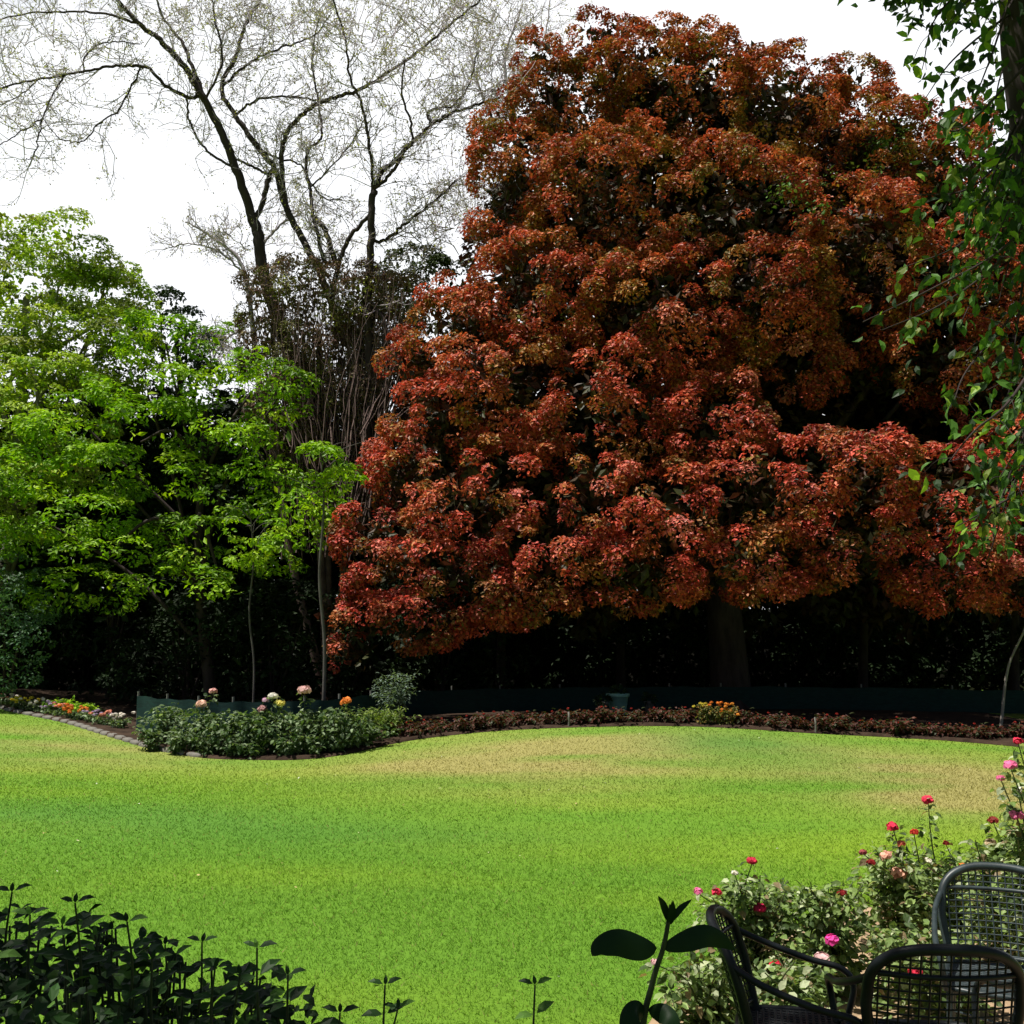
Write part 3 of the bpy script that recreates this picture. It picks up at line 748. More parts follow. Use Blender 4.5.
def plant(name, label, cat, base, group, canes, flowers, leaf_col, mat, lsize, leaves_per, spread=.12, width=.55, dense=()):
    """canes: list of tip points; flowers: (point, r, colour)"""
    root = thing(name, label, cat, tuple(base), group)
    T = Tubes(); pos = []; dirs = []
    base = np.array(base, float)
    for tip in canes:
        tip = np.array(tip, float); b = base + [R.normal() * .05, R.normal() * .05, -.02]
        mid = (b + tip) / 2 + [R.normal() * .05, R.normal() * .05, .04] + (tip - b) * [-.15, -.15, .08]
        pp = smooth_path([b, mid, tip], 7); T.add(pp, np.linspace(.007, .003, len(pp)), 5)
        L = np.linalg.norm(tip - b)
        n = int(leaves_per * L)
        i = R.uniform(.12, .97, n) * (len(pp) - 1); i0 = i.astype(int); fr = (i - i0)[:, None]
        q = pp[i0] * (1 - fr) + pp[np.minimum(i0 + 1, len(pp) - 1)] * fr
        o = R.normal(size=(n, 3)) * [1, 1, .6]; o = norm(o)
        pos.append(q + o * R.uniform(.01, spread, (n, 1))); dirs.append(o)
    for c, r, n in dense:
        d = rdir(n); pos.append(np.array(c) + d * np.array(r) * R.uniform(.5, 1, (n, 1)) ** .5); dirs.append(d)
    T.build('stems', M_cane, root)
    pos = np.concatenate(pos); dirs = np.concatenate(dirs); n = len(pos)
    leaves('foliage', pos, lsize * R.uniform(.6, 1.3, n), norm(UP + R.normal(size=(n, 3)) * .5 + dirs * .2), norm(dirs + R.normal(size=(n, 3)) * .4 - UP * .1), leaf_col(n) * R.uniform(.7, 1.3, (n, 1)), mat, root, width=width, near=True)
    for p, r, c in flowers: flower('flower', p, r, c, root)
    return root

# dahlia bed
dah = pal([(.13, .19, .08), (.07, .12, .04), (.24, .31, .18), (.04, .08, .025)], [3, 3, 2, 2])
D0 = 17.8
fl = {0: [], 1: [(201, 704, 5.5, (.85, .55, .42)), (213, 691, 4, (.75, .42, .38))], 2: [], 3: [(262, 709, 5, (.45, .24, .24)), (265, 700, 3.5, (.7, .45, .6))], 4: [(273, 696, 5, (.9, .88, .78)), (280, 703, 5.5, (.9, .82, .22))],
      5: [(304, 690, 6.5, (.88, .55, .52))], 6: [], 7: [(346, 701, 5.5, (.9, .28, .05))]}
spots = [(168, 18.6, 'dahlia plant without blooms at the left tip of the round bed'), (200, 18.0, 'dahlia plant with two peach blooms at left of the round bed'), (232, 17.7, 'dahlia plant without blooms between the peach and white ones'),
         (256, 17.9, 'dahlia plant with dusky pink blooms beside the white bloom'), (280, 17.6, 'dahlia plant with one white and one yellow bloom'), (306, 17.7, 'dahlia plant with a single tall pale pink bloom'),
         (330, 17.9, 'dahlia plant without blooms between the pink and orange ones'), (352, 18.2, 'dahlia plant with one orange bloom at right of the round bed')]
for i, (px, D, lab) in enumerate(spots):
    ex = edge_y(ground(px, D)[0]); D = max(ex + .55, 16.5)
    g = ground(px, D)
    flw = [(P(a, b, D - .1), c * D / F * 1.25, col) for a, b, c, col in fl[i]]
    tips = [f[0] for f in flw] + [g + [R.normal() * .28, R.normal() * .25, R.uniform(.45, .78)] for _ in range(16)]
    plant('dahlia', lab, 'flower', g, 'dahlias in the round bed', tips, flw, dah, M_green, .105, 34, .11, dense=[(g + [0, 0, .42], (.4, .4, .34), 170)])
    # low front growth of the same row
for i, px in enumerate((158, 182, 210, 238, 262, 290, 316, 340, 364)):
    x = ground(px, 17)[0]; D = edge_y(x) + .22; g = ground(px, D)
    plant('bedding_plant', 'low leafy green plant at the front rim of the round dahlia bed', 'plant', g, 'low plants along the front of the dahlia bed',
          [g + [R.normal() * .22, R.normal() * .12, R.uniform(.2, .42)] for _ in range(14)], [], dah, M_green, .09, 60, .09)
ygs = pal([(.14, .22, .03), (.10, .16, .03), (.2, .26, .06)], [1, 1, 1])
for px, dd, lab, hh, pl in ((372, .8, 'feathery yellow green plant at the right end of the dahlia bed', .62, ygs), (394, .7, 'upright light green plant where the dahlia bed meets the shade', .60, ygs),
                       (392, 1.6, 'pale grey green spiky plant behind the yellow green ones', 1.15, pal([(.16, .22, .17), (.1, .15, .1)], [1, 1]))):
    x = ground(px, 18)[0]; D = edge_y(x) + dd; g = ground(px, D)
    plant('border_shrub', lab, 'shrub', g, None, [g + [R.normal() * .22, R.normal() * .2, hh * R.uniform(.6, 1.1)] for _ in range(22)], [], pl, M_green, .09, 60, .09, .35)
# small blue-green shrub at the far left
g = ground(8, 24.5)
rt = thing('silvery_shrub', 'blue green silvery shrub at the far left under the tall tree', 'shrub', tuple(g))
a = crown(lobes_px([(0, 580, 24, 28, 26), (24, 600, 24, 24, 26), (10, 640, 24, 30, 30), (35, 640, 24, 18, 18), (-30, 620, 24, 40, 50), (10, 670, 24, 24, 20)]), .45, .34, 70, .10,
          pal([(.06, .14, .06), (.09, .18, .09), (.2, .3, .2), (.04, .08, .03)], [4, 3, 1, 3]), flat=.6, fill=.15)
leaves('foliage', *a[:4], a[4], M_green, rt)
T = Tubes(); [T.add([g, P(q, 620, 24)], [.05, .02], 5) for q in (-20, 5, 25)]; T.build('stems', M_bark, rt)

# flower border along the left rise
cols = [((.8, .62, .05), 'yellow'), ((.85, .8, .7), 'white'), ((.75, .3, .2), 'coral'), ((.8, .25, .04), 'orange'), ((.45, .35, .5), 'mauve')]
bl = [(2, 2), (14, 1), (25, 0), (36, 0), (42, 1), (55, 4), (63, 2), (76, 3), (84, 3), (96, 4), (110, 2), (122, 1)]
names = {2: 'coral', 1: 'white', 0: 'yellow', 3: 'orange', 4: 'mauve'}
where = ['at the very left end of the border', 'second from the left end of the border', 'left of its yellow twin', 'right of its yellow twin', 'beside the yellow clumps', 'right of the white clump', 'halfway down the border',
         'left of its orange twin', 'right of its orange twin', 'below the green cushion', 'near the low end of the border', 'last at the low end of the border']
for i, (px, ci) in enumerate(bl):
    x = ground(px, 26)[0] ; x = ground(px, edge_y(x))[0]; D = edge_y(x) + .3; g = ground(px, D)
    fw = [(g + [R.normal() * .16, R.normal() * .12, R.uniform(.2, .34)], .055, cols[ci][0]) for _ in range(9)]
    plant('border_flower', 'low ' + names[ci] + ' flowering clump ' + where[i], 'flower', g, 'flower clumps along the left border',
          [g + [R.normal() * .17, R.normal() * .14, R.uniform(.1, .24)] for _ in range(12)], fw, dah, M_green, .07, 70, .06)
for px, h, lab in ((68, .3, 'bright green cushion plant above the coral flowers of the left border'), (82, .28, 'bright green cushion plant right of the first on the left border')):
    x = ground(px, 23)[0]; D = edge_y(x) + 1.0; g = ground(px, D)
    plant('cushion_plant', lab, 'plant', g, 'green cushions on the left border', [g + [R.normal() * .3, R.normal() * .2, h * R.uniform(.6, 1.2)] for _ in range(25)], [], bright, M_green, .09, 90, .09)
# stone edging, short stones laid end to end
def stone(g, ang, w, i):
    u = np.linspace(0, 2 * math.pi, 12, endpoint=False); v = []
    for z, k in ((-.06, .95), (.02, 1.0), (.055, .9), (.07, .6)):
        for a in u:
            ca, sa = math.copysign(abs(math.cos(a)) ** .6, math.cos(a)), math.copysign(abs(math.sin(a)) ** .6, math.sin(a))
            v.append([ca * w * .5 * k * (1 + R.normal() * .03), sa * .08 * k, z])
    f = [[r * 12 + j, r * 12 + (j + 1) % 12, (r + 1) * 12 + (j + 1) % 12, (r + 1) * 12 + j] for r in range(3) for j in range(12)]
    f += [[36 + j, 36 + j + 1, 36 + 11 - j - 1, 36 + 11 - j] for j in range(5)]
    o = link('edging_stone', mesh_from('edging_stone', v, f, 4, None, True), M_stone); o.location = g; o.rotation_euler = (0, 0, ang)
    tag(o, 'rough grey edging stone laid along the left flower border', 'stone', 'edging stones of the left border')
px = -20
i = 0
ev = edge[(edge[:, 0] > -16.5) & (edge[:, 0] < -5.2)]
seg = np.linalg.norm(np.diff(ev, axis=0), axis=1); cum = np.concatenate([[0], np.cumsum(seg)])
for s in np.arange(.2, cum[-1] - .2, .42):
    q = np.array([np.interp(s, cum, ev[:, k]) for k in range(3)]); q2 = np.array([np.interp(s + .1, cum, ev[:, k]) for k in range(3)])
    stone(q + [0, .08, 0], math.atan2(q2[1] - q[1], q2[0] - q[0]), .37 * R.uniform(.85, 1.08), i)

# row of dark red bedding plants at the shaded far edge
rb = pal([(.07, .022, .015), (.035, .045, .015), (.11, .035, .02)], [2, 1, 1])
proto = None
for i, px in enumerate(np.arange(412, 1030, 17)):
    if 690 < px < 735: continue
    x = ground(px, 20)[0]; x = ground(px, edge_y(x))[0]; D = edge_y(x) + .26 + R.uniform(-.08, .12); g = ground(px, D)
    if proto is None:
        proto = plant('bedding_flower', 'low dark red bedding plant in the shaded row along the far lawn edge', 'flower', g, 'dark red bedding row at the far lawn edge',
                      [g + [R.normal() * .17, R.normal() * .14, R.uniform(.12, .3)] for _ in range(14)],
                      [(g + [R.normal() * .15, R.normal() * .12, R.uniform(.22, .34)], (.03), (.34, .03, .02)) for _ in range(2)], rb, M_green, .075, 70, .07)
    else:
        r = proto.copy(); COL.objects.link(r); r.location = g; r.rotation_euler = (0, 0, R.uniform(0, 6.28)); s = R.uniform(.8, 1.2); r.scale = (s, s, s)
        for ch in list(proto.children):
            c2 = ch.copy(); COL.objects.link(c2); c2.parent = r
for px, col, lab in ((703, (.55, .45, .05), 'yellow green marigold plant at the centre of the far lawn edge'), (716, (.75, .22, .03), 'orange marigold plant between two others at the far lawn edge'), (728, (.8, .3, .04), 'orange marigold plant rightmost of three at the far lawn edge')):
    x = ground(px, 20)[0]; x = ground(px, edge_y(x))[0]; D = edge_y(x) + .2; g = ground(px, D)
    plant('marigold', lab, 'flower', g, 'marigolds at the centre of the far lawn edge', [g + [R.normal() * .1, R.normal() * .08, R.uniform(.2, .42)] for _ in range(14)],
          [(g + [R.normal() * .1, R.normal() * .1, R.uniform(.25, .46)], .045, col) for _ in range(9)], pal([(.12, .14, .03), (.2, .13, .03)], [1, 1]), M_green, .06, 70, .06)
for px, h, lab in ((568, .30, 'short pale wooden stake at the lawn edge left of the marigolds'), (812, .30, 'short pale wooden stake at the lawn edge right of the marigolds')):
    x = ground(px, 20)[0]; x = ground(px, edge_y(x))[0]; g = ground(px, edge_y(x) + .05); T = Tubes(); T.add([[0, 0, -.05], [.01, 0, h * .6], [.0, 0, h], [0, 0, h + .001]], [.022, .02, .018, .001], 8)
    o = T.build('garden_stake', M_stone); o.location = g; tag(o, lab, 'stake', 'stakes at the lawn edge')
for px, py, D, lab in ((617, 692, 24, 'pale green planting pot in the shade under the red tree, left of the marigolds'), (602, 697, 23.6, 'small grey pot beside the pale green pot in the shade'), (648, 692, 24.2, 'small grey pot right of the pale green pot in the shade')):
    g = ground(px, D); r_ = .26 if px == 617 else .12; hh = .55 if px == 617 else .36
    root = thing('plant_pot', lab, 'pot', tuple(g), 'pots in the shade')
    T = Tubes(); T.add([g, g + [0, 0, hh * .85], g + [0, 0, hh * .86], g + [0, 0, hh], g + [0, 0, hh + .001], g + [0, 0, hh - .06]], [r_ * .7, r_ * .95, r_ * 1.08, r_ * 1.1, r_ * .95, .01], 16)
    T.build('pot', noisy_mat('pot_glaze', (.2, .42, .36), (.3, .55, .48), 5, .5, .1) if px == 617 else M_stone, root)
    n = 60; d = rdir(n); d[:, 2] = abs(d[:, 2])
    leaves('plant', g + [0, 0, hh] + d * .14, R.uniform(.08, .15, n), norm(UP + rdir(n)), d, dk(n), M_green, root, near=True)

# ------------------------------------------------------------------ roses
ros = pal([(.22, .31, .10), (.14, .21, .06), (.40, .45, .27), (.06, .10, .03), (.24, .18, .10)], [4, 3, 2, 3, 1])
RED = (.75, .04, .09); PINK = (.88, .20, .40); DRED = (.28, .02, .02); CRIM = (.62, .02, .10); PEACH = (.88, .46, .34); CREAM = (.88, .84, .68); MAG = (.85, .07, .38); PALE = (.9, .58, .58); CORAL = (.8, .22, .13)
bushes = [
    (735, 5.9, 'rose bush with small pink and red blooms left of the garden chairs', [(752, 861, 6, RED), (698, 891, 5.5, PINK), (717, 892, 6, (.8, .05, .12)), (735, 873, 4, CREAM), (760, 908, 7, CRIM)], (692, 800, 875)),
    (820, 5.7, 'rose bush with a magenta bloom above a pale pink one', [(832, 940, 8, MAG), (822, 958, 9, PALE), (842, 893, 5, DRED), (776, 965, 7, RED)], (762, 868, 880)),
    (895, 6.4, 'tall rose bush with red buds and flat peach blooms', [(893, 827, 7.5, RED), (914, 832, 5, (.6, .05, .03)), (901, 843, 5, CORAL), (863, 852, 4.5, (.4, .09, .09)), (871, 862, 5, DRED), (886, 855, 7, PEACH), (899, 873, 12, PEACH)], (855, 935, 845)),
    (935, 6.9, 'rose bush with one tall red bloom on a long stem', [(928, 800, 7, (.75, .05, .1)), (928, 861, 5, CREAM), (946, 843, 4, DRED), (963, 866, 5, (.85, .3, .08))], (910, 985, 852)),
    (1000, 6.2, 'rose bush with dark red blooms behind the far chair', [(993, 820, 6, (.35, .05, .04)), (1005, 833, 5, (.5, .06, .03)), (990, 842, 6, (.7, .55, .35))], (970, 1015, 838)),
    (1024, 5.6, 'tallest rose bush with pink blooms at the right edge', [(1010, 765, 8, PINK), (1001, 778, 5, PINK), (1018, 741, 6, RED), (1016, 815, 8, PINK), (1018, 790, 6, CREAM)], (1004, 1060, 815)),
    (700, 5.2, 'low straggly rose bush with a pale bloom at the bare soil edge', [(655, 962, 5, PALE), (681, 938, 5, (.9, .75, .45))], (670, 735, 960)),
    (925, 5.3, 'rose bush with a red bloom seen between the two right chairs', [(915, 972, 7, RED)], (870, 985, 925)),
    (775, 5.1, 'low rose bush behind the seat of the left chair', [], (745, 840, 955)),
]
for px, D, lab, fls, (x0, x1, ytop) in bushes:
    g = ground(px, D)
    fw = [(P(a, b, D - .3 + R.uniform(-.1, .1)), min(c, 9.5) * D / F * 1.0, col) for a, b, c, col in fls]
    tips = [f[0] - [0, 0, .01] for f in fw]
    for _ in range(30):
        tx = R.uniform(x0, x1); tips.append(P(tx, ytop + R.uniform(0, 1) ** 1.4 * 75, D + R.normal() * .22))
    cz = P((x0 + x1) / 2, ytop + 62, D)
    plant('rose_bush', lab, 'rose bush', g, 'rose bushes behind the chairs', tips, fw, ros, M_green, .052, 85, .085, .62,
          dense=[(cz, ((x1 - x0) * .5 * D / F, .3, 52 * D / F), 620 if D > 5.25 else 240)])

# ------------------------------------------------------------------ cast garden chairs
def make_chair(label, loc, rotz, mat):
    root = thing('garden_chair', label, 'chair', loc, 'black metal garden chairs', rotz)
    W = .255; SH = .43; TOP = .86
    def bk(x, z):     # back plane: leans away (+y) with height, curved in plan
        return [x, .20 + (z - SH) * .28 - .9 * (abs(x) ** 2), z]
    # arch frame of the back
    T = Tubes(); pts = []
    pts.append(bk(-W * .86, SH - .02)); pts.append(bk(-W, SH + .18))
    for a in np.linspace(math.pi, 0, 15):
        cx = math.copysign(abs(math.cos(a)) ** .74, math.cos(a)); sz = abs(math.sin(a)) ** .8
        pts.append(bk(W * cx, TOP - .17 + .17 * sz))
    pts.append(bk(W, SH + .18)); pts.append(bk(W * .86, SH - .02))
    T.add(smooth_path(pts, 4), .0195, 10)
    fr = T.build('back_frame', mat, root, True)
    # lattice of the back
    T = Tubes()
    def zt(x): return TOP - .17 + .17 * max(0, 1 - abs(x / W) ** 2.7) ** .4 - .012
    for x in np.linspace(-W * .88, W * .88, 15):
        T.add([bk(x, z) for z in np.linspace(SH + .03, zt(x), 7)], .0038, 5)
    for z in np.arange(SH + .05, TOP - .03, .028):
        w = W * .95 if z < TOP - .17 else W * .96 * max(.1, 1 - ((z - TOP + .17) / .175) ** 2.5) ** .37
        T.add([bk(x, z) for x in np.linspace(-w, w, 9)], .0034, 5)
    for z in (SH + .04, TOP - .10):
        w = W * .97; T.add([bk(x, z) for x in np.linspace(-w, w, 9)], .010, 6)
    T.build('backrest', mat, root, True)
    # seat: rim and woven lattice, slightly dished
    def seatz(x, y): return SH - .012 * (1 - (x / .26) ** 2) * (1 - (y / .24) ** 2)
    T = Tubes(); rim = []
    for a in np.linspace(0, 2 * math.pi, 29):
        cx = math.copysign(abs(math.cos(a)) ** .45, math.cos(a)); sy = math.copysign(abs(math.sin(a)) ** .45, math.sin(a))
        rim.append([cx * .26 * (1 + .06 * -sy), sy * .225, SH])
    T.add(rim, .014, 8)
    for x in np.linspace(-.24, .24, 21): T.add([[x, y, seatz(x, y)] for y in np.linspace(-.218, .215, 7)], .0062, 5)
    for y in np.linspace(-.2, .2, 17): T.add([[x, y, seatz(x, y) + .001] for x in np.linspace(-.245, .245, 7)], .0062, 5)
    T.build('seat', mat, root, True)
    for s in (-1, 1):
        T = Tubes()       # arm: sweeps from the upper back down to the front corner
        T.add(smooth_path([bk(s * W, TOP - .12), [s * .285, .12, .69], [s * .295, -.06, .63], [s * .29, -.2, .60], [s * .275, -.245, .54], [s * .262, -.22, SH]], 6), .0135, 8)
        T.build('armrest', mat, root, True)
        T = Tubes(); T.add(smooth_path([[s * .245, -.205, SH], [s * .255, -.225, .25], [s * .275, -.26, .012], [s * .28, -.275, .004]], 5), np.linspace(.016, .012, 16), 8)
        T.build('leg', mat, root, True)
        T = Tubes(); T.add(smooth_path([[s * .225, .19, SH], [s * .23, .23, .25], [s * .25, .30, .012], [s * .25, .315, .004]], 5), np.linspace(.016, .012, 16), 8)
        T.build('leg', mat, root, True)
    T = Tubes(); T.add([[-.25, -.22, .2], [0, 0, .23], [.24, .235, .2]], .007, 6); T.add([[.25, -.22, .2], [0, 0, .236], [-.24, .235, .2]], .007, 6)
    T.build('stretcher', mat, root, True)
    return root
# local -y is the way the sitter faces
def soilz(x, y): return float(H(x, y)) + .028
c1 = P(782, 640, 3.95); c2 = P(905, 640, 3.78); c3 = P(977, 640, 4.62)
make_chair('black lattice garden chair seen from the side, leftmost, facing right', (c1[0], 3.95, soilz(c1[0], 3.95)), math.radians(76), M_iron).scale = (.96, .96, .96)
make_chair('black lattice garden chair in front, its rounded back towards the viewer', (c2[0], 3.78, soilz(c2[0], 3.78)), math.radians(176), M_iron)
make_chair('grey green garden chair behind the others at the right edge', (c3[0], 4.52, soilz(c3[0], 4.52)), math.radians(-22), M_irong).scale = (.975, .975, .975)

# ------------------------------------------------------------------ right hand tree with drooping sprays
base = np.array([5.9, 8.6, 0]); base[2] = H(base[0], base[1])
root = thing('drooping_tree', 'near tree at the right edge with drooping sprays of long green leaves', 'tree', tuple(base))
T = Tubes()
trunk = smooth_path([base - [0, 0, .1], base + [-.15, 0, 1.5], P(1080, 330, 8.5), P(1030, 100, 8.4), P(1024, -60, 8.2), P(1060, -400, 7.9)], 8)
T.add(trunk, np.linspace(.26, .15, len(trunk)), 12)
T.build('trunk', M_bark, root)
sprays = [[(1050, -60), (990, -30), (940, 15), (922, 70)], [(1050, -10), (1000, 20), (955, 60), (925, 100)], [(1050, 40), (1000, 90), (960, 130), (930, 120)], [(1050, 80), (1005, 150), (960, 190), (905, 195)],
          [(1050, 140), (1010, 200), (955, 245), (905, 268)], [(1055, 190), (1000, 250), (930, 290), (862, 322)], [(1055, 190), (1000, 262), (940, 305), (880, 330)], [(1055, 250), (1010, 320), (970, 370), (950, 405)],
          [(1055, 330), (1010, 400), (975, 430), (948, 462)], [(1050, 400), (1015, 460), (995, 520), (985, 545)], [(1050, -40), (1010, 0), (985, 60), (972, 110)], [(1050, 20), (1020, 80), (1000, 160), (975, 220)],
          [(1050, 60), (1030, 140), (1010, 230), (1000, 300)], [(1050, 100), (1020, 190), (985, 260), (960, 320)], [(1050, 160), (1030, 260), (1015, 330), (1010, 400)], [(1050, 300), (1030, 360), (1020, 430), (1016, 500)],
          [(1050, -80), (1010, -50), (975, -10), (955, 25)], [(1050, 110), (1000, 150), (965, 170), (940, 210)], [(1050, 70), (1015, 120), (990, 190), (965, 215)], [(1050, 40), (1020, 110), (1005, 180), (990, 205)],
          [(1055, 120), (1028, 150), (1012, 200), (1004, 240)], [(1050, 0), (1020, 30), (1000, 75), (992, 120)]]
for _ in range(8):
    y0 = R.uniform(60, 480); x1 = R.uniform(955, 1015); sprays.append([(1052, y0), ((1052 + x1) / 2, y0 + 25), (x1, y0 + R.uniform(50, 110))])
T = Tubes(); pos = []; dr = []
for k, s in enumerate(sprays):
    D = 8.4 + R.normal() * .35
    w = [P(a + R.normal() * 3, b, D - i * .12) for i, (a, b) in enumerate(s)]; w[0] = P(s[0][0], s[0][1], 8.3)
    pp = smooth_path(w, 8); T.add(pp, np.linspace(.016, .004, len(pp)), 5)
    dv = norm(np.gradient(pp, axis=0))
    for i in range(4, len(pp)):
        if k in (0, 1) and R.random() < .45: continue
        for _ in range(2 if k > 9 or R.random() < .5 else 1):
            off = R.normal(size=3) * [.13, .2, .11]
            pos.append(pp[i] + off); dr.append(dv[i] * .4 + [R.normal() * .5, R.normal() * .4, -.75])
    for _ in range(5):     # side twigs
        i = R.integers(6, len(pp)); e = pp[i] + [R.normal() * .18, R.normal() * .2, -R.uniform(.02, .25)]
        T.add(smooth_path([pp[i], (pp[i] + e) / 2 + [0, 0, .04], e], 3), .003, 4)
        for _ in range(4):
            pos.append(e + R.normal(size=3) * .05); dr.append([R.normal() * .6, R.normal() * .4, -.7])
T.build('branches', M_bark, root)
pos = np.array(pos); dr = norm(np.array(dr)); n = len(pos)
nl = pal([(.05, .11, .02), (.08, .18, .03), (.02, .045, .014), (.22, .34, .04), (.14, .18, .03)], [28, 22, 34, 9, 7])
leaves('foliage', pos, R.uniform(.08, .155, n), norm(UP * .4 + rdir(n) + [0, -.5, 0]), dr, nl(n), M_green, root, width=.52, near=True)
# the crown of the same tree, above and right of the view
L = np.array([[6.2, 8.2, 5.2, 1.0, 1.4, .9], [6.5, 7.5, 6.6, 1.7, 1.8, 1.2], [5.6, 7.0, 8.6, 2.2, 2.0, 1.2], [7.6, 8.8, 7.8, 1.8, 1.8, 1.4], [4.6, 8.0, 8.9, 1.5, 1.4, .9]])
a = crown(L, .55, .45, 60, .14, nl, flat=.6, fill=.25, backcut=False)
leaves('crown', *a[:4], a[4], M_gloss, root, width=.42)

# ------------------------------------------------------------------ foreground plants
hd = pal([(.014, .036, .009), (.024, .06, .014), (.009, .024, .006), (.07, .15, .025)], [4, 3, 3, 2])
def shoot(T, PO, SZ, NR, AX, base, tip, pairs, ls):
    base = np.array(base); tip = np.array(tip); m = (base + tip) / 2 + [R.normal() * .01, 0, 0]
    pp = smooth_path([base, m, tip], 6); T.add(pp, np.linspace(.0042, .0022, len(pp)), 5)
    for j in range(pairs):
        k = 1 - j * .30; q = base * (1 - k) + tip * k
        a0 = R.uniform(-.35, .35) + (j % 2) * .8
        s = ls * (.75 if j == 0 else 1.1)
        for sg in (-1, 1):
            d = np.array([math.cos(a0) * sg, math.sin(a0) * .6 * sg, .5 if j == 0 else .3])
            PO.append(q + norm(d) * .006); SZ.append(s * R.uniform(.8, 1.15)); AX.append(d); NR.append([-d[0] * .4, -d[1] * .4 - .5, 1])
    PO.append(tip); SZ.append(ls * .45); AX.append([R.normal() * .2, .1, 1]); NR.append([.3, -1, .2])
def hedge_near():
    top = [(-60, 915), (0, 935), (60, 948), (100, 948), (150, 968), (200, 990), (240, 998), (290, 1012), (330, 1040), (360, 1080)]
    root = thing('foreground_hedge', 'dark glossy leafed hedge with upright shoots along the bottom left corner', 'hedge', (-1.0, 2.5, 0))
    T = Tubes(); PO, SZ, NR, AX = [], [], [], []
    n = 1700
    for _ in range(n):
        px = R.uniform(-160, 350); yt = np.interp(px, [a for a, b in top], [b for a, b in top]); D = R.uniform(2.15, 2.9)
        lim = P(px, yt, 2.5)[2]
        z = lim - abs(R.normal()) * .16 - R.uniform(0, .03)
        q = P(px, 700, D); q[2] = z
        PO.append(q); SZ.append(R.uniform(.035, .07)); AX.append([R.normal(), R.normal(), .2]); NR.append([R.normal() * .5, R.normal() * .5 - .4, 1])
    for _ in range(90):
        px = R.uniform(-140, 300); yt = np.interp(px, [a for a, b in top], [b for a, b in top]); D = R.uniform(2.2, 2.85); q = P(px, 700, D); q[2] = P(px, yt, 2.5)[2] - .02
        b = q.copy(); b[2] = 0; b[0] += R.normal() * .08; T.add(smooth_path([b, (b + q) / 2 + R.normal(size=3) * .03, q], 5), np.linspace(.009, .003, 11), 5)
    # lower body of the hedge
    for _ in range(2400):
        px = R.uniform(-160, 370); D = R.uniform(2.15, 2.9); q = P(px, 700, D); yt = np.interp(px, [a for a, b in top], [b for a, b in top])
        q[2] = R.uniform(.1, 1.0) * (P(px, yt, 2.5)[2] - .1); PO.append(q); SZ.append(R.uniform(.04, .07)); AX.append([R.normal(), R.normal(), .2]); NR.append([R.normal() * .5, R.normal() * .5, 1])
    for px, py, pr in ((12, 892, 3), (75, 903, 3), (62, 925, 2), (112, 930, 3), (127, 922, 2), (165, 945, 2), (202, 942, 3), (215, 968, 2), (257, 948, 3), (288, 975, 2), (152, 960, 2), (30, 915, 2), (-20, 900, 3), (240, 975, 2), (95, 935, 2)):
        D = R.uniform(2.25, 2.6); tip = P(px, py, D); b = P(px + R.normal() * 6, py + 95, D + .03)
        shoot(T, PO, SZ, NR, AX, b, tip, pr, .05)
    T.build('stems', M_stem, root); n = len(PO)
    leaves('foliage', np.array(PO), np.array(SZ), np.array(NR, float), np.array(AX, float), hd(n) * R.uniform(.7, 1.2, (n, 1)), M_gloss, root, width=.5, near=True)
hedge_near()
for sp, lab in (([(385, 985), (398, 1008), (340, 1013)], 'small dark leafy shoots low in front, right of the hedge'), ([(535, 985)], 'single small shoot at the bottom centre in front of the lawn')):
    D = 2.5; cx = sp[0][0]; b0 = P(cx, 700, D); b0[2] = 0
    root = thing('leafy_shrub', lab, 'plant', tuple(b0), 'leafy shrubs poking up in front')
    T = Tubes(); PO, SZ, NR, AX = [], [], [], []
    for px, py in sp:
        tip = P(px, py, D); b = P(px, py + 100, D); T.add(smooth_path([b0, (b0 + b) / 2 + [.03, .02, 0], b], 5), np.linspace(.009, .004, 11), 6)
        shoot(T, PO, SZ, NR, AX, b, tip, 3, .05)
    T.build('stems', M_stem, root); n = len(PO)
    leaves('foliage', np.array(PO), np.array(SZ), np.array(NR, float), np.array(AX, float), hd(n), M_gloss, root, width=.5, near=True)
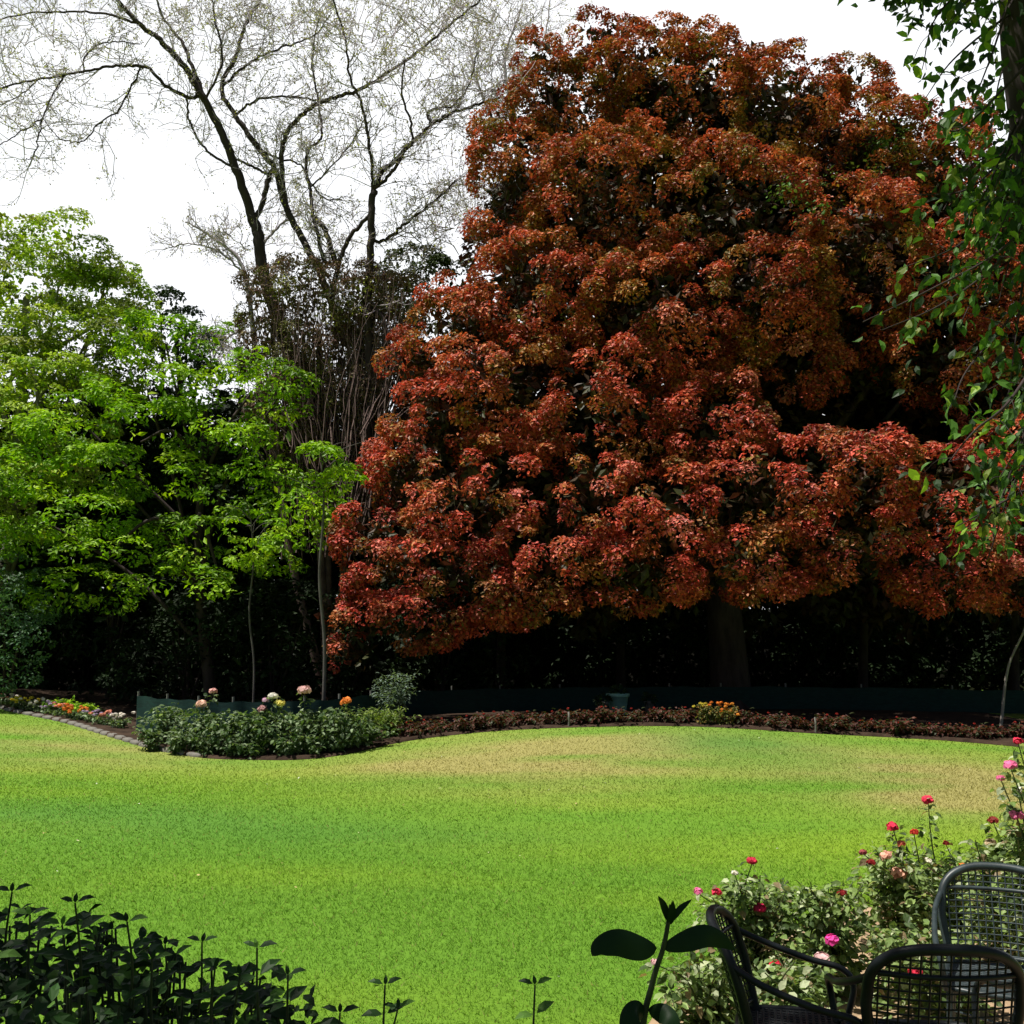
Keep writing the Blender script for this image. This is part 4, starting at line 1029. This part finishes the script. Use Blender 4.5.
# big-leaved single stem
D = 2.1
tip = P(671, 905, D); b = P(640, 1060, D); b0 = b.copy(); b0[2] = 0; b0[0] -= .05
root = thing('big_leaved_plant', 'single dark stem with large drooping leaves left of the chairs', 'plant', tuple(b0))
T = Tubes(); pp = smooth_path([b0, (b0 + b) / 2 + [-.01, 0, 0], b, P(652, 985, D), P(664, 945, D), tip], 6); T.add(pp, np.linspace(.009, .004, len(pp)), 8); T.build('stem', M_stem, root)
def big_leaf(pts, wpx, name='leaf', thick=.0012):
    """pts: midrib in pixels from stalk to tip; broad blade arched along the midrib"""
    w = [P(a, b_, D + dd) for a, b_, dd in pts]; pp = smooth_path(w, 6); n = len(pp); t = np.linspace(0, 1, n)
    wid = np.sin(np.pi * np.clip(t, 0, 1) ** .8) ** .75 * wpx * .31 * D / F
    tg = norm(np.gradient(pp, axis=0)); side = norm(np.cross(tg, np.array([.1, -1.0, .45])))
    v = []
    for k in (-1, -.5, 0, .5, 1):
        v.append(pp + side * (wid * k)[:, None] - UP * (abs(k) ** 1.5 * wid * .35)[:, None])
    v = np.concatenate(v) - b0; f = []
    for r in range(4):
        a = np.arange(n - 1) + r * n; f.append(np.stack([a, a + 1, a + n + 1, a + n], 1))
    c = np.tile(np.array([.008, .022, .007]), (len(v), 1))
    link(name, mesh_from(name, v, np.concatenate(f), 4, c, True), M_gloss, root)
big_leaf([(657, 948, 0), (640, 944, -.02), (618, 938, -.04), (600, 944, -.06), (592, 956, -.07)], 40)
big_leaf([(662, 948, 0), (685, 938, .0), (705, 932, .02), (722, 938, .04), (735, 950, .05)], 34)
big_leaf([(645, 1010, 0), (636, 1008, -.03), (628, 1018, -.05), (622, 1035, -.06)], 34)
big_leaf([(648, 1010, 0), (662, 1010, -.02), (672, 1018, -.04), (680, 1035, -.05)], 30)
big_leaf([(669, 922, 0), (664, 905, -.01), (658, 896, -.02)], 12)
big_leaf([(670, 922, 0), (680, 908, .01), (692, 899, .02)], 10)
big_leaf([(669, 925, 0), (672, 912, -.015), (673, 900, -.02)], 13)

# ------------------------------------------------------------------ unseen tree added over the viewpoint to shade the foreground plants
g = np.array([-5.6, -1.6, 0.0])
L = np.array([[-3.6, 2.2, 6.6, 1.7, 1.3, .7], [-2.4, 2.3, 6.9, 1.4, 1.2, .6], [-1.7, 1.6, 7.1, 1.2, 1.0, .6], [-4.6, 1.6, 6.6, 1.5, 1.5, .9], [-3.4, .4, 7.2, 1.9, 1.5, .9], [-4.6, -1.2, 7.0, 1.8, 1.6, 1.0], [-5.6, .6, 6.2, 1.4, 1.4, .8]])
make_tree('added_shade_tree', 'unseen leafy tree added left behind the viewpoint to shade the foreground', L, g, .22, M_dark, M_bark, dk, spacing=.5, cr=.45, nleaf=70, lsize=.16, flat=.6, fill=.35, backcut=False)
